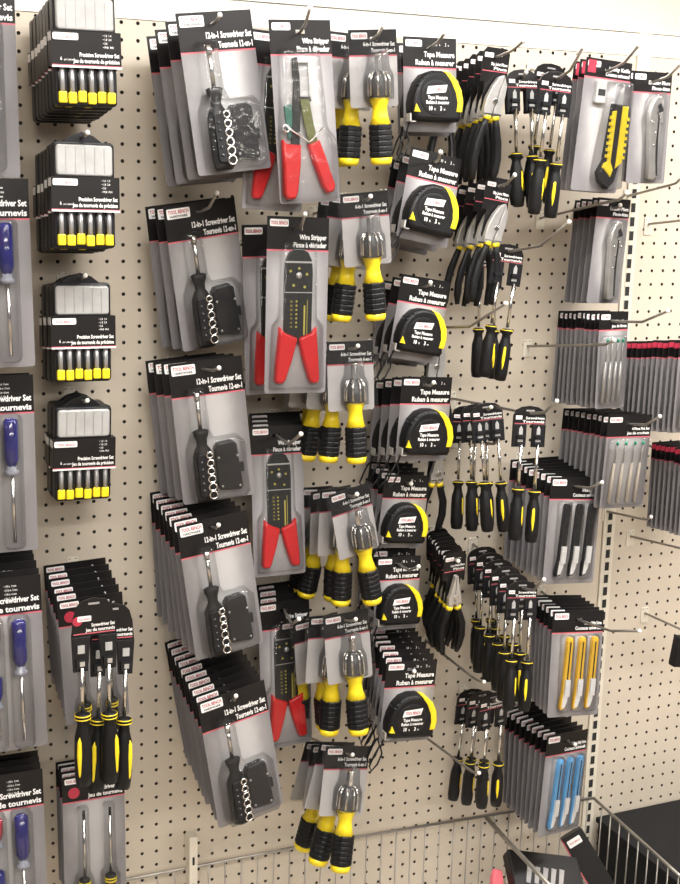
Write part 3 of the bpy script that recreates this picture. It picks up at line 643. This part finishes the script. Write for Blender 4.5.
  'I5': {'kind': 'knife', 'n': 8, 'sc': 1, 'f': [0.7367, -0.1561, 1.0132, -5.2, 5.2, 2.0], 'b': [0.7227, -0.0478, 1.0251, 1.3, 0.4, 1.4]},
  'I6': {'kind': 'knife', 'n': 6, 'sc': 1, 'f': [0.7433, -0.1805, 0.7757, -8.6, 5.7, 0.8], 'b': [0.7643, -0.0814, 0.7706, -11.1, 6.3, 1.3]},
  'I7': {'kind': 'knife', 'n': 9, 'sc': 1, 'f': [0.748, -0.166, 0.5376, -3.9, 7.3, 13.4], 'b': [0.7371, -0.0394, 0.5449, -1.8, -0.2, 13.3]},
  'J1': {'kind': 'blade', 'n': 11, 'sc': 1, 'f': [0.9652, -0.1584, 1.2472, -2.1, 1.8, -0.2], 'b': [0.9325, -0.05, 1.2326, -2.1, 1.8, -0.2]},
  'J2': {'kind': 'blade', 'n': 8, 'sc': 1, 'f': [1.014, -0.1374, 1.0446, -0.8, 0.1, -0.2], 'b': [1.0073, -0.05, 1.0398, -0.8, 0.1, -0.2]},
}, 'H': {
  'A1': [[-0.2789, 0.0, 1.7542], [-0.2789, -0.12, 1.7638], [-0.2789, -0.142, 1.7696]],
  'A2': [[-0.2716, 0.0, 1.4855], [-0.2703, -0.1439, 1.5032], [-0.2701, -0.1659, 1.5099]],
  'A3': [[-0.2604, 0.0, 1.2209], [-0.2675, -0.1316, 1.228], [-0.2687, -0.1536, 1.2332]],
  'A4': [[-0.2562, 0.0, 0.9502], [-0.2708, -0.172, 0.9396], [-0.2727, -0.194, 0.9422]],
  'A5': [[-0.2529, 0.0, 0.6084], [-0.276, -0.1815, 0.6402], [-0.2788, -0.2035, 0.6481]],
  'B5': [[-0.1116, 0.0, 0.9128], [-0.1201, -0.1575, 0.8939], [-0.1213, -0.1795, 0.8957]],
  'B6': [[-0.1002, 0.0, 0.5736], [-0.115, -0.1397, 0.5984], [-0.1173, -0.1617, 0.6063]],
  'C1': [[0.0507, 0.0, 1.7069], [0.0513, -0.2097, 1.7379], [0.0514, -0.2317, 1.7452]],
  'C2': [[0.0421, 0.0, 1.4698], [0.0611, -0.1188, 1.4764], [0.0696, -0.1708, 1.5055]],
  'C3': [[0.0535, 0.0, 1.2324], [0.0591, -0.1559, 1.2459], [0.0608, -0.2119, 1.256]],
  'C4': [[0.0642, 0.0, 1.0187], [0.0604, -0.1908, 1.0101], [0.0596, -0.2188, 1.0207]],
  'C5': [[0.0915, 0.0, 0.7675], [0.0787, -0.2349, 0.7467], [0.0774, -0.2549, 0.7605]],
  'D1': [[0.1232, 0.0, 1.6776], [0.1649, -0.2438, 1.7296], [0.1507, -0.3118, 1.7537]],
  'D2': [[0.1623, 0.0, 1.4187], [0.1846, -0.2035, 1.4574], [0.1747, -0.2515, 1.4801]],
  'D3': [[0.2305, 0.0, 1.1361], [0.1941, -0.1058, 1.1262], [0.1402, -0.3378, 1.1784]],
  'D4': [[0.2481, 0.0, 0.8407], [0.2183, -0.0918, 0.8264], [0.1674, -0.2798, 0.8809]],
  'E1': [[0.2345, 0.0, 1.7175], [0.2823, -0.2312, 1.7292], [0.2866, -0.2552, 1.7443]],
  'E2': [[0.2938, 0.0, 1.4714], [0.2854, -0.2144, 1.4994], [0.2845, -0.2364, 1.5063]],
  'E3': [[0.2637, 0.0, 1.2431], [0.2872, -0.1741, 1.2717], [0.2902, -0.1961, 1.2793]],
  'E4': [[0.2734, 0.0, 1.0], [0.2883, -0.1878, 1.0393], [0.29, -0.2098, 1.0477]],
  'E5': [[0.2143, 0.0, 0.7785], [0.2859, -0.1921, 0.8344], [0.2925, -0.2141, 0.8428]],
  'E6': [[0.3042, 0.0, 0.5471], [0.2954, -0.1923, 0.601], [0.2944, -0.2143, 0.6094]],
  'F1': [[0.4547, 0.0, 1.7122], [0.4103, -0.1644, 1.7292], [0.3838, -0.2604, 1.7406]],
  'F2': [[0.4582, 0.0, 1.5286], [0.4266, -0.1677, 1.5587], [0.3917, -0.2477, 1.5729]],
  'F3': [[0.4456, 0.0, 1.3343], [0.4307, -0.1422, 1.3638], [0.4284, -0.1642, 1.3722]],
  'F4': [[0.4359, 0.0, 1.172], [0.4389, -0.1467, 1.2032], [0.4394, -0.1687, 1.2116]],
  'F5': [[0.4417, 0.0, 1.0365], [0.4258, -0.1145, 1.0338], [0.4228, -0.1365, 1.0373]],
  'F6': [[0.4326, 0.0, 0.911], [0.4099, -0.127, 0.897], [0.3905, -0.235, 0.9268]],
  'F7': [[0.4599, 0.0, 0.73], [0.3968, -0.2141, 0.7437], [0.3903, -0.2361, 0.7491]],
  'G1': [[0.5524, 0.0, 1.7047], [0.5123, -0.191, 1.7193], [0.4886, -0.307, 1.7327]],
  'G0': [[0.4979, 0.0, 1.699], [0.4979, -0.0646, 1.7042], [0.4979, -0.0866, 1.71]],
  'G2': [[0.5612, 0.0, 1.5009], [0.5352, -0.1786, 1.5241], [0.5247, -0.2426, 1.5424]],
  'G3': [[0.48, 0.0, 1.2821], [0.48, -0.0758, 1.2882], [0.4794, -0.3118, 1.3535]],
  'G4': [[0.5002, 0.0, 1.0978], [0.5002, -0.083, 1.1044], [0.5002, -0.105, 1.1102]],
  'G5': [[0.5434, 0.0, 0.9057], [0.4902, -0.1767, 0.9111], [0.4836, -0.1987, 0.9158]],
  'H1a': [[0.6404, 0.0, 1.6839], [0.5967, -0.1312, 1.6965], [0.5901, -0.1532, 1.7026]],
  'H1b': [[0.6938, 0.0, 1.7205], [0.5862, -0.2476, 1.6864], [0.5687, -0.3396, 1.7269]],
  'H2': [[0.5995, 0.0, 1.3945], [0.556, -0.1844, 1.4222], [0.5659, -0.3364, 1.4762]],
  'H3': [[0.5829, 0.0, 1.1237], [0.5531, -0.1471, 1.1573], [0.5486, -0.1691, 1.1657]],
  'H4': [[0.5669, 0.0, 1.1505], [0.5669, -0.2588, 1.1712], [0.5658, -0.3348, 1.2045]],
  'H5': [[0.6263, 0.0, 0.8757], [0.5917, -0.2281, 0.8668], [0.5779, -0.3121, 0.9089]],
  'H6': [[0.6237, 0.0, 0.5891], [0.587, -0.1648, 0.6427], [0.5821, -0.1868, 0.6511]],
  'I1': [[0.7693, 0.0, 1.7026], [0.7059, -0.212, 1.7079], [0.6694, -0.336, 1.7361]],
  'I1b': [[0.8139, 0.0, 1.6852], [0.8049, -0.1951, 1.6961], [0.8059, -0.2631, 1.7206]],
  'I2': [[0.8087, 0.0, 1.4808], [0.7926, -0.1304, 1.4912], [0.7899, -0.1524, 1.497]],
  'I3': [[0.7892, 0.0, 1.2864], [0.7753, -0.1776, 1.304], [0.7636, -0.3336, 1.3391]],
  'I4': [[0.8195, 0.0, 1.108], [0.8144, -0.191, 1.1268], [0.8109, -0.275, 1.156]],
  'I5': [[0.7165, 0.0, 1.0299], [0.7367, -0.1561, 1.0132], [0.7439, -0.2201, 1.0349]],
  'I6': [[0.7815, 0.0, 0.7664], [0.7433, -0.1805, 0.7757], [0.756, -0.3365, 0.8078]],
  'I7': [[0.7337, 0.0, 0.5472], [0.748, -0.166, 0.5376], [0.7499, -0.188, 0.5403]],
  'J1': [[0.9175, 0.0, 1.2259], [0.9652, -0.1584, 1.2472], [0.9718, -0.1804, 1.2542]],
  'J2': [[1.0035, 0.0, 1.0371], [1.014, -0.1374, 1.0446], [1.0157, -0.1594, 1.0498]],
}, 'E': [
  [[0.7185, 0.0, 1.2392], [0.7183, -0.26, 1.2846]],
  [[0.7301, 0.0, 1.4679], [0.7287, -0.252, 1.519]],
  [[0.5785, 0.0, 1.0792], [0.5782, -0.148, 1.1024]],
  [[0.9182, 0.0, 0.9132], [0.9189, -0.136, 0.937]],
  [[0.9793, 0.0, 0.8575], [0.9802, -0.204, 0.8896]],
  [[0.9655, 0.0, 1.4592], [0.9653, -0.196, 1.4894]],
  [[0.5355, 0.0, 0.6998], [0.535, -0.216, 0.7022]],
  [[0.5247, -0.0, 0.5236], [0.5251, -0.232, 0.5448]],
  [[0.9139, 0.0, 1.5093], [0.9119, -0.152, 1.5444]],
  [[1.029, 0, 0.6935], [1.029, -0.165, 0.708]],
]}

# name -> (object name, category, label head, place, group)
INFO = {
 'A1': ('screwdriver_set', 'screwdriver set', 'carded blue-handled screwdriver set', 'topmost at left edge'),
 'A2': ('screwdriver_set', 'screwdriver set', 'carded blue-handled screwdriver set', 'second hook at left edge'),
 'A3': ('screwdriver_set', 'screwdriver set', 'carded blue-handled screwdriver set', 'third hook at left edge'),
 'A4': ('screwdriver_set', 'screwdriver set', 'carded red and blue screwdriver set', 'fourth hook at left edge'),
 'A5': ('screwdriver_set', 'screwdriver set', 'carded red and blue screwdriver set', 'lowest hook at left edge'),
 'B1': ('precision_screwdriver_set', 'screwdriver set', 'boxed precision set with yellow caps', 'topmost of the boxed stacks'),
 'B2': ('precision_screwdriver_set', 'screwdriver set', 'boxed precision set with yellow caps', 'second boxed stack down'),
 'B3': ('precision_screwdriver_set', 'screwdriver set', 'boxed precision set with yellow caps', 'third boxed stack down'),
 'B4': ('precision_screwdriver_set', 'screwdriver set', 'boxed precision set with yellow caps', 'lowest of the boxed stacks'),
 'B5': ('carded_screwdriver_pair', 'screwdriver set', 'black and grey two-driver card', 'stack under the boxed precision sets'),
 'B5p': ('hanging_screwdriver_pair', 'screwdrivers', 'large black and yellow screwdriver pair', 'hanging before the two-driver cards'),
 'B6': ('carded_screwdriver_pair', 'screwdriver set', 'two-driver card with red dot', 'stack at the bottom beside the blue set'),
 'C1': ('bit_screwdriver_card', 'screwdriver set', '12-in-1 screwdriver card', 'topmost 12-in-1 stack'),
 'C2': ('bit_screwdriver_card', 'screwdriver set', '12-in-1 screwdriver card', 'second 12-in-1 stack down'),
 'C3': ('bit_screwdriver_card', 'screwdriver set', '12-in-1 screwdriver card', 'middle 12-in-1 stack'),
 'C4': ('bit_screwdriver_card', 'screwdriver set', '12-in-1 screwdriver card', 'fourth 12-in-1 stack down'),
 'C5': ('bit_screwdriver_card', 'screwdriver set', '12-in-1 screwdriver card', 'lowest 12-in-1 stack'),
 'D1': ('wire_stripper_card', 'wire stripper', 'open wire stripper with red handles in clear pack', 'topmost hook'),
 'D1b': ('wire_stripper_card', 'wire stripper', 'black wire stripper card', 'behind the open stripper on the top hook'),
 'D2': ('wire_stripper_card', 'wire stripper', 'red-handled wire stripper card', 'second stripper hook down'),
 'D3': ('wire_stripper_card', 'wire stripper', 'red-handled wire stripper card', 'third stripper hook down'),
 'D4': ('wire_stripper_card', 'wire stripper', 'red-handled wire stripper card', 'lowest stripper hook'),
 'E1': ('bit_driver', 'screwdriver', 'yellow and black 6-in-1 screwdriver', 'topmost 6-in-1 bunch'),
 'E2': ('bit_driver', 'screwdriver', 'yellow and black 6-in-1 screwdriver', 'second 6-in-1 bunch down'),
 'E3': ('bit_driver', 'screwdriver', 'yellow and black 6-in-1 screwdriver', 'hanging singly in front of the third bunch'),
 'E3b': ('bit_driver', 'screwdriver', 'yellow and black 6-in-1 screwdriver', 'third bunch, left of the single one'),
 'E4': ('bit_driver', 'screwdriver', 'yellow and black 6-in-1 screwdriver', 'fourth, tilted 6-in-1 bunch'),
 'E5': ('bit_driver', 'screwdriver', 'yellow and black 6-in-1 screwdriver', 'fifth 6-in-1 bunch down'),
 'E6': ('bit_driver', 'screwdriver', 'yellow and black 6-in-1 screwdriver', 'lowest 6-in-1 bunch'),
 'F1': ('tape_measure', 'tape measure', 'black and yellow tape measure on card', 'topmost tape hook'),
 'F2': ('tape_measure', 'tape measure', 'black and yellow tape measure on card', 'second tape hook down'),
 'F3': ('tape_measure', 'tape measure', 'black and yellow tape measure on card', 'third tape hook down'),
 'F4': ('tape_measure', 'tape measure', 'black and yellow tape measure on card', 'middle tape hook'),
 'F5': ('tape_measure', 'tape measure', 'black and yellow tape measure on card', 'fifth tape hook down'),
 'F6': ('tape_measure', 'tape measure', 'black and yellow tape measure on card', 'sixth tape hook down'),
 'F7': ('tape_measure', 'tape measure', 'black and yellow tape measure on card', 'lowest tape hook'),
 'G1': ('slip_joint_pliers', 'pliers', 'black-handled slip joint pliers', 'topmost pliers hook'),
 'G0': ('slip_joint_pliers', 'pliers', 'slip joint pliers with yellow collars', 'below the topmost tape measure'),
 'G2': ('slip_joint_pliers', 'pliers', 'black-handled slip joint pliers', 'second pliers hook down'),
 'G3': ('slip_joint_pliers', 'pliers', 'slip joint pliers half hidden', 'between third and middle tape measures'),
 'G4': ('long_nose_pliers', 'pliers', 'long nose pliers', 'right of the fifth tape measure'),
 'G5': ('long_nose_pliers', 'pliers', 'long nose pliers', 'big stack by the sixth tape'),
 'H1a': ('hanging_screwdriver_pair', 'screwdrivers', 'black screwdriver pair', 'top row right beside the pliers'),
 'H1b': ('hanging_screwdriver_pair', 'screwdrivers', 'yellow-inlaid black screwdriver pair', 'top row beside the yellow knife'),
 'H2': ('hanging_screwdriver_pair', 'screwdrivers', 'black screwdriver pair', 'second row behind the pliers'),
 'H3': ('hanging_screwdriver_pair', 'screwdrivers', 'black screwdriver pair', 'third row right of the middle tapes'),
 'H4': ('hanging_screwdriver_pair', 'screwdrivers', 'single black screwdriver pair', 'before the black utility knives'),
 'H5': ('hanging_screwdriver_pair', 'screwdrivers', 'black screwdriver pair', 'fourth row left of the yellow knives'),
 'H6': ('hanging_screwdriver_pair', 'screwdrivers', 'black screwdriver pair', 'lowest row left of the blue knives'),
 'I1': ('utility_knife_card', 'utility knife', 'large yellow utility knife card', 'top right hook'),
 'I1b': ('locking_pliers_card', 'locking pliers', 'silver locking pliers card', 'far right of the top row'),
 'I2': ('locking_pliers_card', 'locking pliers', 'silver locking pliers card', 'below the big yellow knife'),
 'I3': ('file_set_card', 'file set', 'thin card of small steel files', 'below the locking pliers'),
 'I4': ('pick_set_card', 'pick set', 'card of pale picks with green tips', 'above the black knives'),
 'I5': ('snap_knife_card', 'utility knives', 'card of three black knives', 'right of the single screwdriver pair'),
 'I6': ('snap_knife_card', 'utility knives', 'card of three amber yellow knives', 'below the black knives'),
 'I7': ('snap_knife_card', 'utility knives', 'card of three blue knives', 'above the basket'),
 'J1': ('file_set_card', 'file set', 'thin red and black topped card', 'upper row at the right edge'),
 'J2': ('file_set_card', 'file set', 'thin red and black topped card', 'lower row at the right edge'),
}
ORD = ['frontmost', 'second from front', 'third from front', 'fourth from front', 'fifth from front', 'sixth from front', 'seventh from front', 'eighth from front', 'ninth from front', 'tenth from front', 'eleventh from front']
JIT = {'E4': 1, 'E5': 1, 'E6': 1, 'E1': 0, 'E3b': 1, 'G1': 3, 'G2': 3, 'G5': 4, 'H1a': 3, 'H1b': 2, 'H5': 3, 'C5': .7, 'I7': 1, 'F5': 2, 'F6': 2, 'F7': 1.5}
for key, d in DATA['P'].items():
    oname, cat, head, place = INFO[key]
    kind = 'redblade' if key[0] == 'J' else d['kind'] if d['kind'] != 'knife' else {'I5': 'knife_black', 'I6': 'knife_yellow', 'I7': 'knife_blue'}[key]
    n = d['n']; f = d['f']; b = d.get('b', f)
    for i in range(n):
        t = i / (n - 1) if n > 1 else 0
        pose = [f[j] + (b[j] - f[j]) * t for j in range(6)]
        if key[0] == 'E' and n > 1: pose[4] += (7 if i % 2 else 0)
        if 0 < i: pose[4] += JIT.get(key, .4) * random.uniform(-1, 1); pose[0] += random.uniform(-.0012, .0012); pose[2] += random.uniform(-.0012, .0012)
        where = ORD[i] if i < n - 1 or n == 1 else ('rearmost' if n > 2 else 'rear one')
        lab = f'{head}, {place}' if n == 1 else f'{head}, {where}, {place}'
        if len(lab.split()) > 16: print('LONG', lab)
        thing(oname, lab, cat, KIND[kind], pose, d['sc'], None if n == 1 else f'{head}s, {place}')

# ------------------------------------------------------------------ pegboard hooks
def hook_parts(base, via, tip):
    """rod from the board to the tip (world metres, built about the base)"""
    B = Vector(base)
    P = [Vector(p) * 1000 - B * 1000 for p in via]
    r = MB(); t = Vector(tip) * 1000 - B * 1000
    last = P[-1]; dirv = (t - last)
    pts = [Vector((0, -2, 0))] + P + ([last + dirv * .55 + Vector((0, 0, -dirv.z * .28))] if dirv.length > 20 else []) + [t]
    r.tube([tuple(p) for p in pts], 2.3, 'hook', 8)
    c = MB(); c.ball(tuple(t), 3.6, 'tip', 10)
    k = MB(); k.prism(rrect(-9, 9, -20, 12, 3), -2, -.4, 'upright', .6); k.tube([(-5, -2, 8), (-5, 2, 10)], 2, 'hook', 6); k.tube([(5, -2, 8), (5, 2, 10)], 2, 'hook', 6)
    return [Part('rod', r), Part('tip', c), Part('back_plate', k)]
HG = 'peg hooks holding goods'
def HL(key):
    a = INFO[key][2].split(); b = INFO[key][3].split()
    return ' '.join(['peg', 'hook', 'of'] + a + b if len(a) + len(b) <= 13 else ['peg', 'hook', 'of'] + a[-13 + len(b):] + b)
for key, (base, via, tip) in DATA['H'].items():
    v = Vector(via); drop = Vector((0, 0, -.0004))
    thing('peg_hook', HL(key), 'hook', hook_parts(base, [v + drop], tip), list(base) + [0, 0, 0], group=HG)
for key in ('B1', 'B2', 'B3', 'B4'):
    f, b = DATA['P'][key]['f'], DATA['P'][key]['b']
    base = [b[0], 0, b[2] - .004 + .006]; via = [f[0], f[1] + .002, f[2] + .006]
    thing('peg_hook', f'steel peg hook holding the boxed precision sets, {INFO[key][3]}', 'hook', hook_parts(base, [via], [f[0], f[1] - .035, f[2] + .012]), base + [0, 0, 0], group=HG)
EL = ['empty peg hook pointing right beside the small files', 'empty peg hook under the topmost screwdriver pairs', 'empty short peg hook crossing the third row screwdrivers', 'empty peg hook right of the black knives',
      'empty peg hook low on the right hand board', 'empty peg hook high on the right hand board', 'empty long peg hook below the long nose pliers', 'empty long peg hook beside the lowest tape measure', 'empty peg hook at the right of the big yellow knife', 'peg hook holding the black pouch at the right edge']
for (base, tip), lab in zip(DATA['E'], EL):
    bv, tv = Vector(base), Vector(tip); mid = bv + (tv - bv) * .82; mid.z -= .006
    thing('peg_hook', lab, 'hook', hook_parts(base, [mid], tip), list(base) + [0, 0, 0], group='empty peg hooks')

# ------------------------------------------------------------------ pegboard, upright, trim
def pegboard(name, x0, z0, nx, nz, ox0, ox1, oz0, oz1):
    """real holes: every one-inch cell is a plate with an octagonal bored hole; plain margins around"""
    r = .0030; V = []; Fc = []; Mi = []
    q = INCH / 2
    sq = [(q, 0), (q, q), (0, q), (-q, q), (-q, 0), (-q, -q), (0, -q), (q, -q)]
    oc = [(r * cos(i * pi / 4), r * sin(i * pi / 4)) for i in range(8)]
    for i in range(nx):
        for k in range(nz):
            cx, cz = x0 + i * INCH, z0 - k * INCH; o = len(V)
            V += [(cx + a, 0, cz + c) for a, c in sq] + [(cx + a, 0, cz + c) for a, c in oc] + [(cx + a, .005, cz + c) for a, c in oc]
            for e in range(8):
                g = (e + 1) % 8
                Fc.append((o + e, o + g, o + 8 + g, o + 8 + e)); Mi.append(0)
                Fc.append((o + 8 + e, o + 8 + g, o + 16 + g, o + 16 + e)); Mi.append(1)
            Fc.append(tuple(o + 16 + e for e in range(8))); Mi.append(1)
    L, R_, T, B = x0 - q, x0 + (nx - 1) * INCH + q, z0 + q, z0 - (nz - 1) * INCH - q
    def plate(a, b, c, d):
        if b - a < 1e-5 or d - c < 1e-5: return
        o = len(V); V.extend([(a, 0, c), (b, 0, c), (b, 0, d), (a, 0, d)]); Fc.append((o, o + 1, o + 2, o + 3)); Mi.append(0)
    plate(ox0, L, oz0, oz1); plate(R_, ox1, oz0, oz1); plate(L, R_, T, oz1); plate(L, R_, oz0, B)
    o = len(V)
    V.extend([(x, y, z) for x in (ox0, ox1) for y in (0, .006) for z in (oz0, oz1)])
    for f in [(0, 1, 3, 2), (4, 6, 7, 5), (0, 2, 6, 4), (1, 5, 7, 3), (2, 3, 7, 6)]: Fc.append(tuple(o + a for a in f)); Mi.append(0)
    me = bpy.data.meshes.new(name); me.from_pydata(V, [], Fc); me.materials.append(M['board']); me.materials.append(M['hole'])
    me.polygons.foreach_set('material_index', Mi); me.update()
    ob = link(bpy.data.objects.new(name, me)); ob['kind'] = 'structure'
    return ob
pegboard('wall_left', -20 * INCH, 1.75, 54, 66, -.56, .912, .05, 1.7555)
pegboard('wall_right', 37.68 * INCH, 1.75 + .15 * INCH - INCH, 26, 64, .940, 1.63, .05, 1.7555)
up = MB(1.0); up.box(.913, .939, -.004, .008, .03, 1.80, 'upright'); up.box(.920, .932, -.0048, .004, .03, 1.80, 'upright')
o = single('trim_1', up, kind='structure')
sl = MB(1.0)
for i in range(62): sl.box(.9215, .9305, -.0056, -.0044, 1.70 - i * INCH - .0165, 1.70 - i * INCH, 'slot')
o2 = single('upright_slots', sl); o2.parent = o
tt = MB(1.0); tt.box(-.56, 1.63, -.002, .03, 1.7557, 1.795, 'trimw'); tt.box(-.56, 1.63, -.006, .03, 1.795, 1.800, 'trimw')
single('trim_2', tt, kind='structure')
w2 = MB(1.0); w2.box(-5, 6, 3.6, 3.7, 0, 3.0, 'ceil'); single('wall_back', w2, kind='structure')
fl = MB(1.0); fl.box(-5, 6, -9, 3.7, -.05, 0, 'floor'); single('floor', fl, kind='structure')
ce = MB(1.0); ce.box(-5, 6, -9, 3.7, 3.0, 3.05, 'ceil'); single('ceiling', ce, kind='structure')
bs = MB(1.0); bs.box(-.56, 1.63, -.40, .0055, .001, .048, 'trimw'); single('trim_3', bs, kind='structure')

# ------------------------------------------------------------------ wire basket along the bottom and what is near it
def w(*p): return [(a * 1000, b * 1000, c * 1000) for a, b, c in p]
RZ = .341
top = MB(); top.tube(w((-.54, -.03, RZ + .018), (.30, -.03, .350), (.913, -.03, .328)), 3.0, 'wire', 8)
wires = []
side_rail = MB(); side_rail.tube(w((.916, -.03, .328), (.916, -.40, .300)), 3.0, 'wire', 8)
bot = MB()
for y in (-.03, -.12, -.21, -.30, -.40): bot.tube(w((-.54, y, .075), (.916, y, .075)), 2.0, 'wire', 6)
bk = MB()
x = -.53
while x < .905:
    bk.tube(w((x, -.03, .352 if x < .3 else .350 - (x - .3) * .0359), (x, -.03, .075), (x, -.40, .075)), 1.3, 'wire', 6); x += .0305
sd = MB()
for i in range(1, 13):
    y = -.03 - i * .03; sd.tube(w((.916, y, .328 + (y + .03) * .0757), (.916, y, .075)), 1.4, 'wire', 6)
fr = MB(); fr.tube(w((-.54, -.40, .16), (.916, -.40, .16)), 3.0, 'wire', 8)
thing('wire_basket', 'long steel wire basket along the bottom of the pegboard', 'basket', [Part('back_rail', top), Part('side_rail', side_rail), Part('back_wires', bk), Part('side_wires', sd), Part('bottom_wires', bot), Part('front_rail', fr)], [0, 0, 0, 0, 0, 0])
rod = MB(); rod.tube(w((.668, -.034, .334), (.652, -.15, .341), (.630, -.34, .352)), 4.0, 'hook', 8)
single('divider_rod', rod, 'dark steel divider rod running out over the basket to the lower right', 'rod')
br = MB(); br.box(66, 80, -62, -40, 60, 427, 'upright'); br.box(66, 80, -40, -34, 380, 420, 'upright')
bsl = MB()
for i in range(6): bsl.prism(rrect(71, 75, 375 - i * 50, 390 - i * 50, 1.5), -62.6, -61.8, 'slot')
thing('bracket_post', 'beige slotted bracket post standing before the basket rail at lower left', 'bracket', [Part('post', br), Part('slots', bsl)], [0, 0, 0, 0, 0, 0])

def pack(label, cat, name, w_, h_, d_, pose, label_mat='white', text='TOOL BENCH', edge='black', lines=()):
    b = MB(); b.prism(rrect(-w_ / 2, w_ / 2, -h_ / 2, h_ / 2, 3), -d_ / 2, d_ / 2, 'black', 1.5)
    e = MB(); e.box(-w_ / 2 - .8, -w_ / 2, -d_ / 2 + 1, d_ / 2 - 1, -h_ / 2 + 3, h_ / 2 - 3, edge)
    p = MB(); p.prism(rrect(-w_ / 2 + 5, -w_ / 2 + 33, h_ / 2 - 22, h_ / 2 - 8, 2), -d_ / 2 - .6, -d_ / 2, label_mat)
    t = MB(); t.text(text, -w_ / 2 + 19, h_ / 2 - 17, -d_ / 2 - .8, 5.5, 'red', 'CENTER', .68)
    for i, (x, z, s_, body) in enumerate(lines): t.text(body, x, z, -d_ / 2 - .4, s_, 'white')
    thing(name, label, cat, [Part('pack', b), Part('side_stripe', e), Part('printed_label', p, [Part('lettering', t)])], pose)
pack('black boxed pack with white label leaning in the basket corner', 'package', 'leaning_pack', 44, 250, 24, [.855, -.17, .215, -22, -30, -12], edge='bpink')
b = MB(); b.prism(rrect(-75, 75, -55, 55, 6), -11, 11, 'black', 3)
sp = MB()
for i in range(5): sp.prism([(-50 + i * 17, -10), (-42 + i * 17, -12), (-30 + i * 17, 22), (-40 + i * 17, 24)], -11.6, -10.9, 'edge')
thing('striped_pack', 'black pack with slanted grey stripes lying in the basket', 'package', [Part('pack', b), Part('stripes', sp)], [.72, -.17, .262, -58, 14, -8])
g = MB(); g.prism([(-18, -30), (14, -32), (20, 0), (12, 30), (-10, 34), (-20, 8)], -9, 9, 'bpink', 4, smooth=True)
thing('pink_glove', 'pink fabric glove sticking up behind the striped pack', 'glove', [Part('cuff', g)], [.632, -.14, .268, -15, 10, 0], .62)
bn = MB(1.0)
bn.box(.945, 1.60, -.30, -.015, .06, .262, 'matte'); ed = MB(1.0); ed.box(.945, 1.60, -.306, -.300, .225, .232, 'steel'); ld = MB(1.0); ld.box(.94, 1.605, -.305, -.012, .262, .272, 'matte')
thing('black_tool_box', 'large black storage box at the lower right behind the basket side', 'box', [Part('body', bn), Part('lid', ld), Part('trim_strip', ed)], [0, 0, 0, 0, 0, 0])
pk = MB(); pk.prism(rrect(-2, 60, -60, 0, 5), -8, 8, 'rubber', 3); pk.tube([(29, 0, -2), (29, 0, 12)], 3, 'dark', 6)
thing('black_pouch', 'black pouch at the right edge of the right hand board', 'pouch', [Part('pouch', pk)], [1.0, -.14, .698, 0, 8, 0])


# ------------------------------------------------------------------ lamps of the shop, plus added lights out of view
def lamp(x0, x1, y, z, wd, power, label):
    f = MB(1.0); f.box(x0, x1, y - wd / 2 - .02, y + wd / 2 + .02, z + .012, z + .05, 'trimw')
    d = MB(1.0); d.box(x0 + .02, x1 - .02, y - wd / 2, y + wd / 2, z, z + .012, 'lamp')
    thing('ceiling_light', label, 'lamp', [Part('housing', f), Part('diffuser', d)], [0, 0, 0, 0, 0, 0])
    L = bpy.data.lights.new('lamp_light', 'AREA'); L.shape = 'RECTANGLE'; L.size = x1 - x0; L.size_y = wd; L.energy = power; L.color = (1.0, .93, .83)
    o = link(bpy.data.objects.new('lamp_light', L)); o.location = ((x0 + x1) / 2, y, z - .01)
    return o
def warm(L, c): L.data.color = c
warm(lamp(-1.7, .5, -1.7, 2.95, .3, 14, 'long white fluorescent ceiling light over the aisle at the left'), (1, .965, .92))
warm(lamp(1.0, 2.9, -1.9, 2.95, .3, 7, 'long white fluorescent ceiling light over the aisle at the right'), (1, .965, .92))
warm(lamp(-.2, 2.4, -.70, 2.12, .08, 34, 'added slim light above the pegboard front, out of view, brightening its top'), (1, .98, .95))  # added strip with no known source; makes the board brighter towards its top
lamp(-3.5, 4.5, 1.8, 2.95, .4, 280, 'long white ceiling light beyond the pegboard')
warm(lamp(-2.2, 1.0, -3.2, 2.95, .4, 55, 'added unseen ceiling light, second row behind the aisle, for sheen and frontal fill'), (1, .96, .91))  # added out of view: sheen on the upper headers and frontal fill
warm(lamp(-3.5, 4.5, -6.0, 2.95, .5, 190, 'added unseen ceiling light, third row behind the aisle, for sheen and fill'), (1, .96, .91))  # added far row, unseen, giving low frontal fill and gloss on the cards

wd = bpy.data.worlds.new('shop_air'); scene.world = wd; wd.use_nodes = True
bg = wd.node_tree.nodes['Background']; bg.inputs['Color'].default_value = (1, .98, .96, 1); bg.inputs['Strength'].default_value = 0.12

# ------------------------------------------------------------------ camera
cd = bpy.data.cameras.new('camera'); cam = link(bpy.data.objects.new('camera', cd)); scene.camera = cam
cd.sensor_fit = 'VERTICAL'; cd.sensor_height = 24.0; cd.sensor_width = 24.0 * 680 / 884; cd.lens = 24.0 * 1290.93 / 884; cd.clip_start = .05
cam.matrix_world = Matrix([[0.913963, 0.060198, -0.401309, -0.539357], [-0.404873, 0.202025, -0.891775, -1.982376], [0.027391, 0.977528, 0.209016, 1.548591], [0.0, 0.0, 0.0, 1.0]])
scene.view_settings.view_transform = 'Standard'; scene.view_settings.look = 'None'
scene.view_settings.gamma = 1.0; scene.view_settings.use_curve_mapping = False
scene.view_settings.exposure = 0.3
scene.cycles.use_denoising = True
scene.cycles.max_bounces = 8; scene.cycles.transparent_max_bounces = 24; scene.cycles.caustics_reflective = False; scene.cycles.caustics_refractive = False
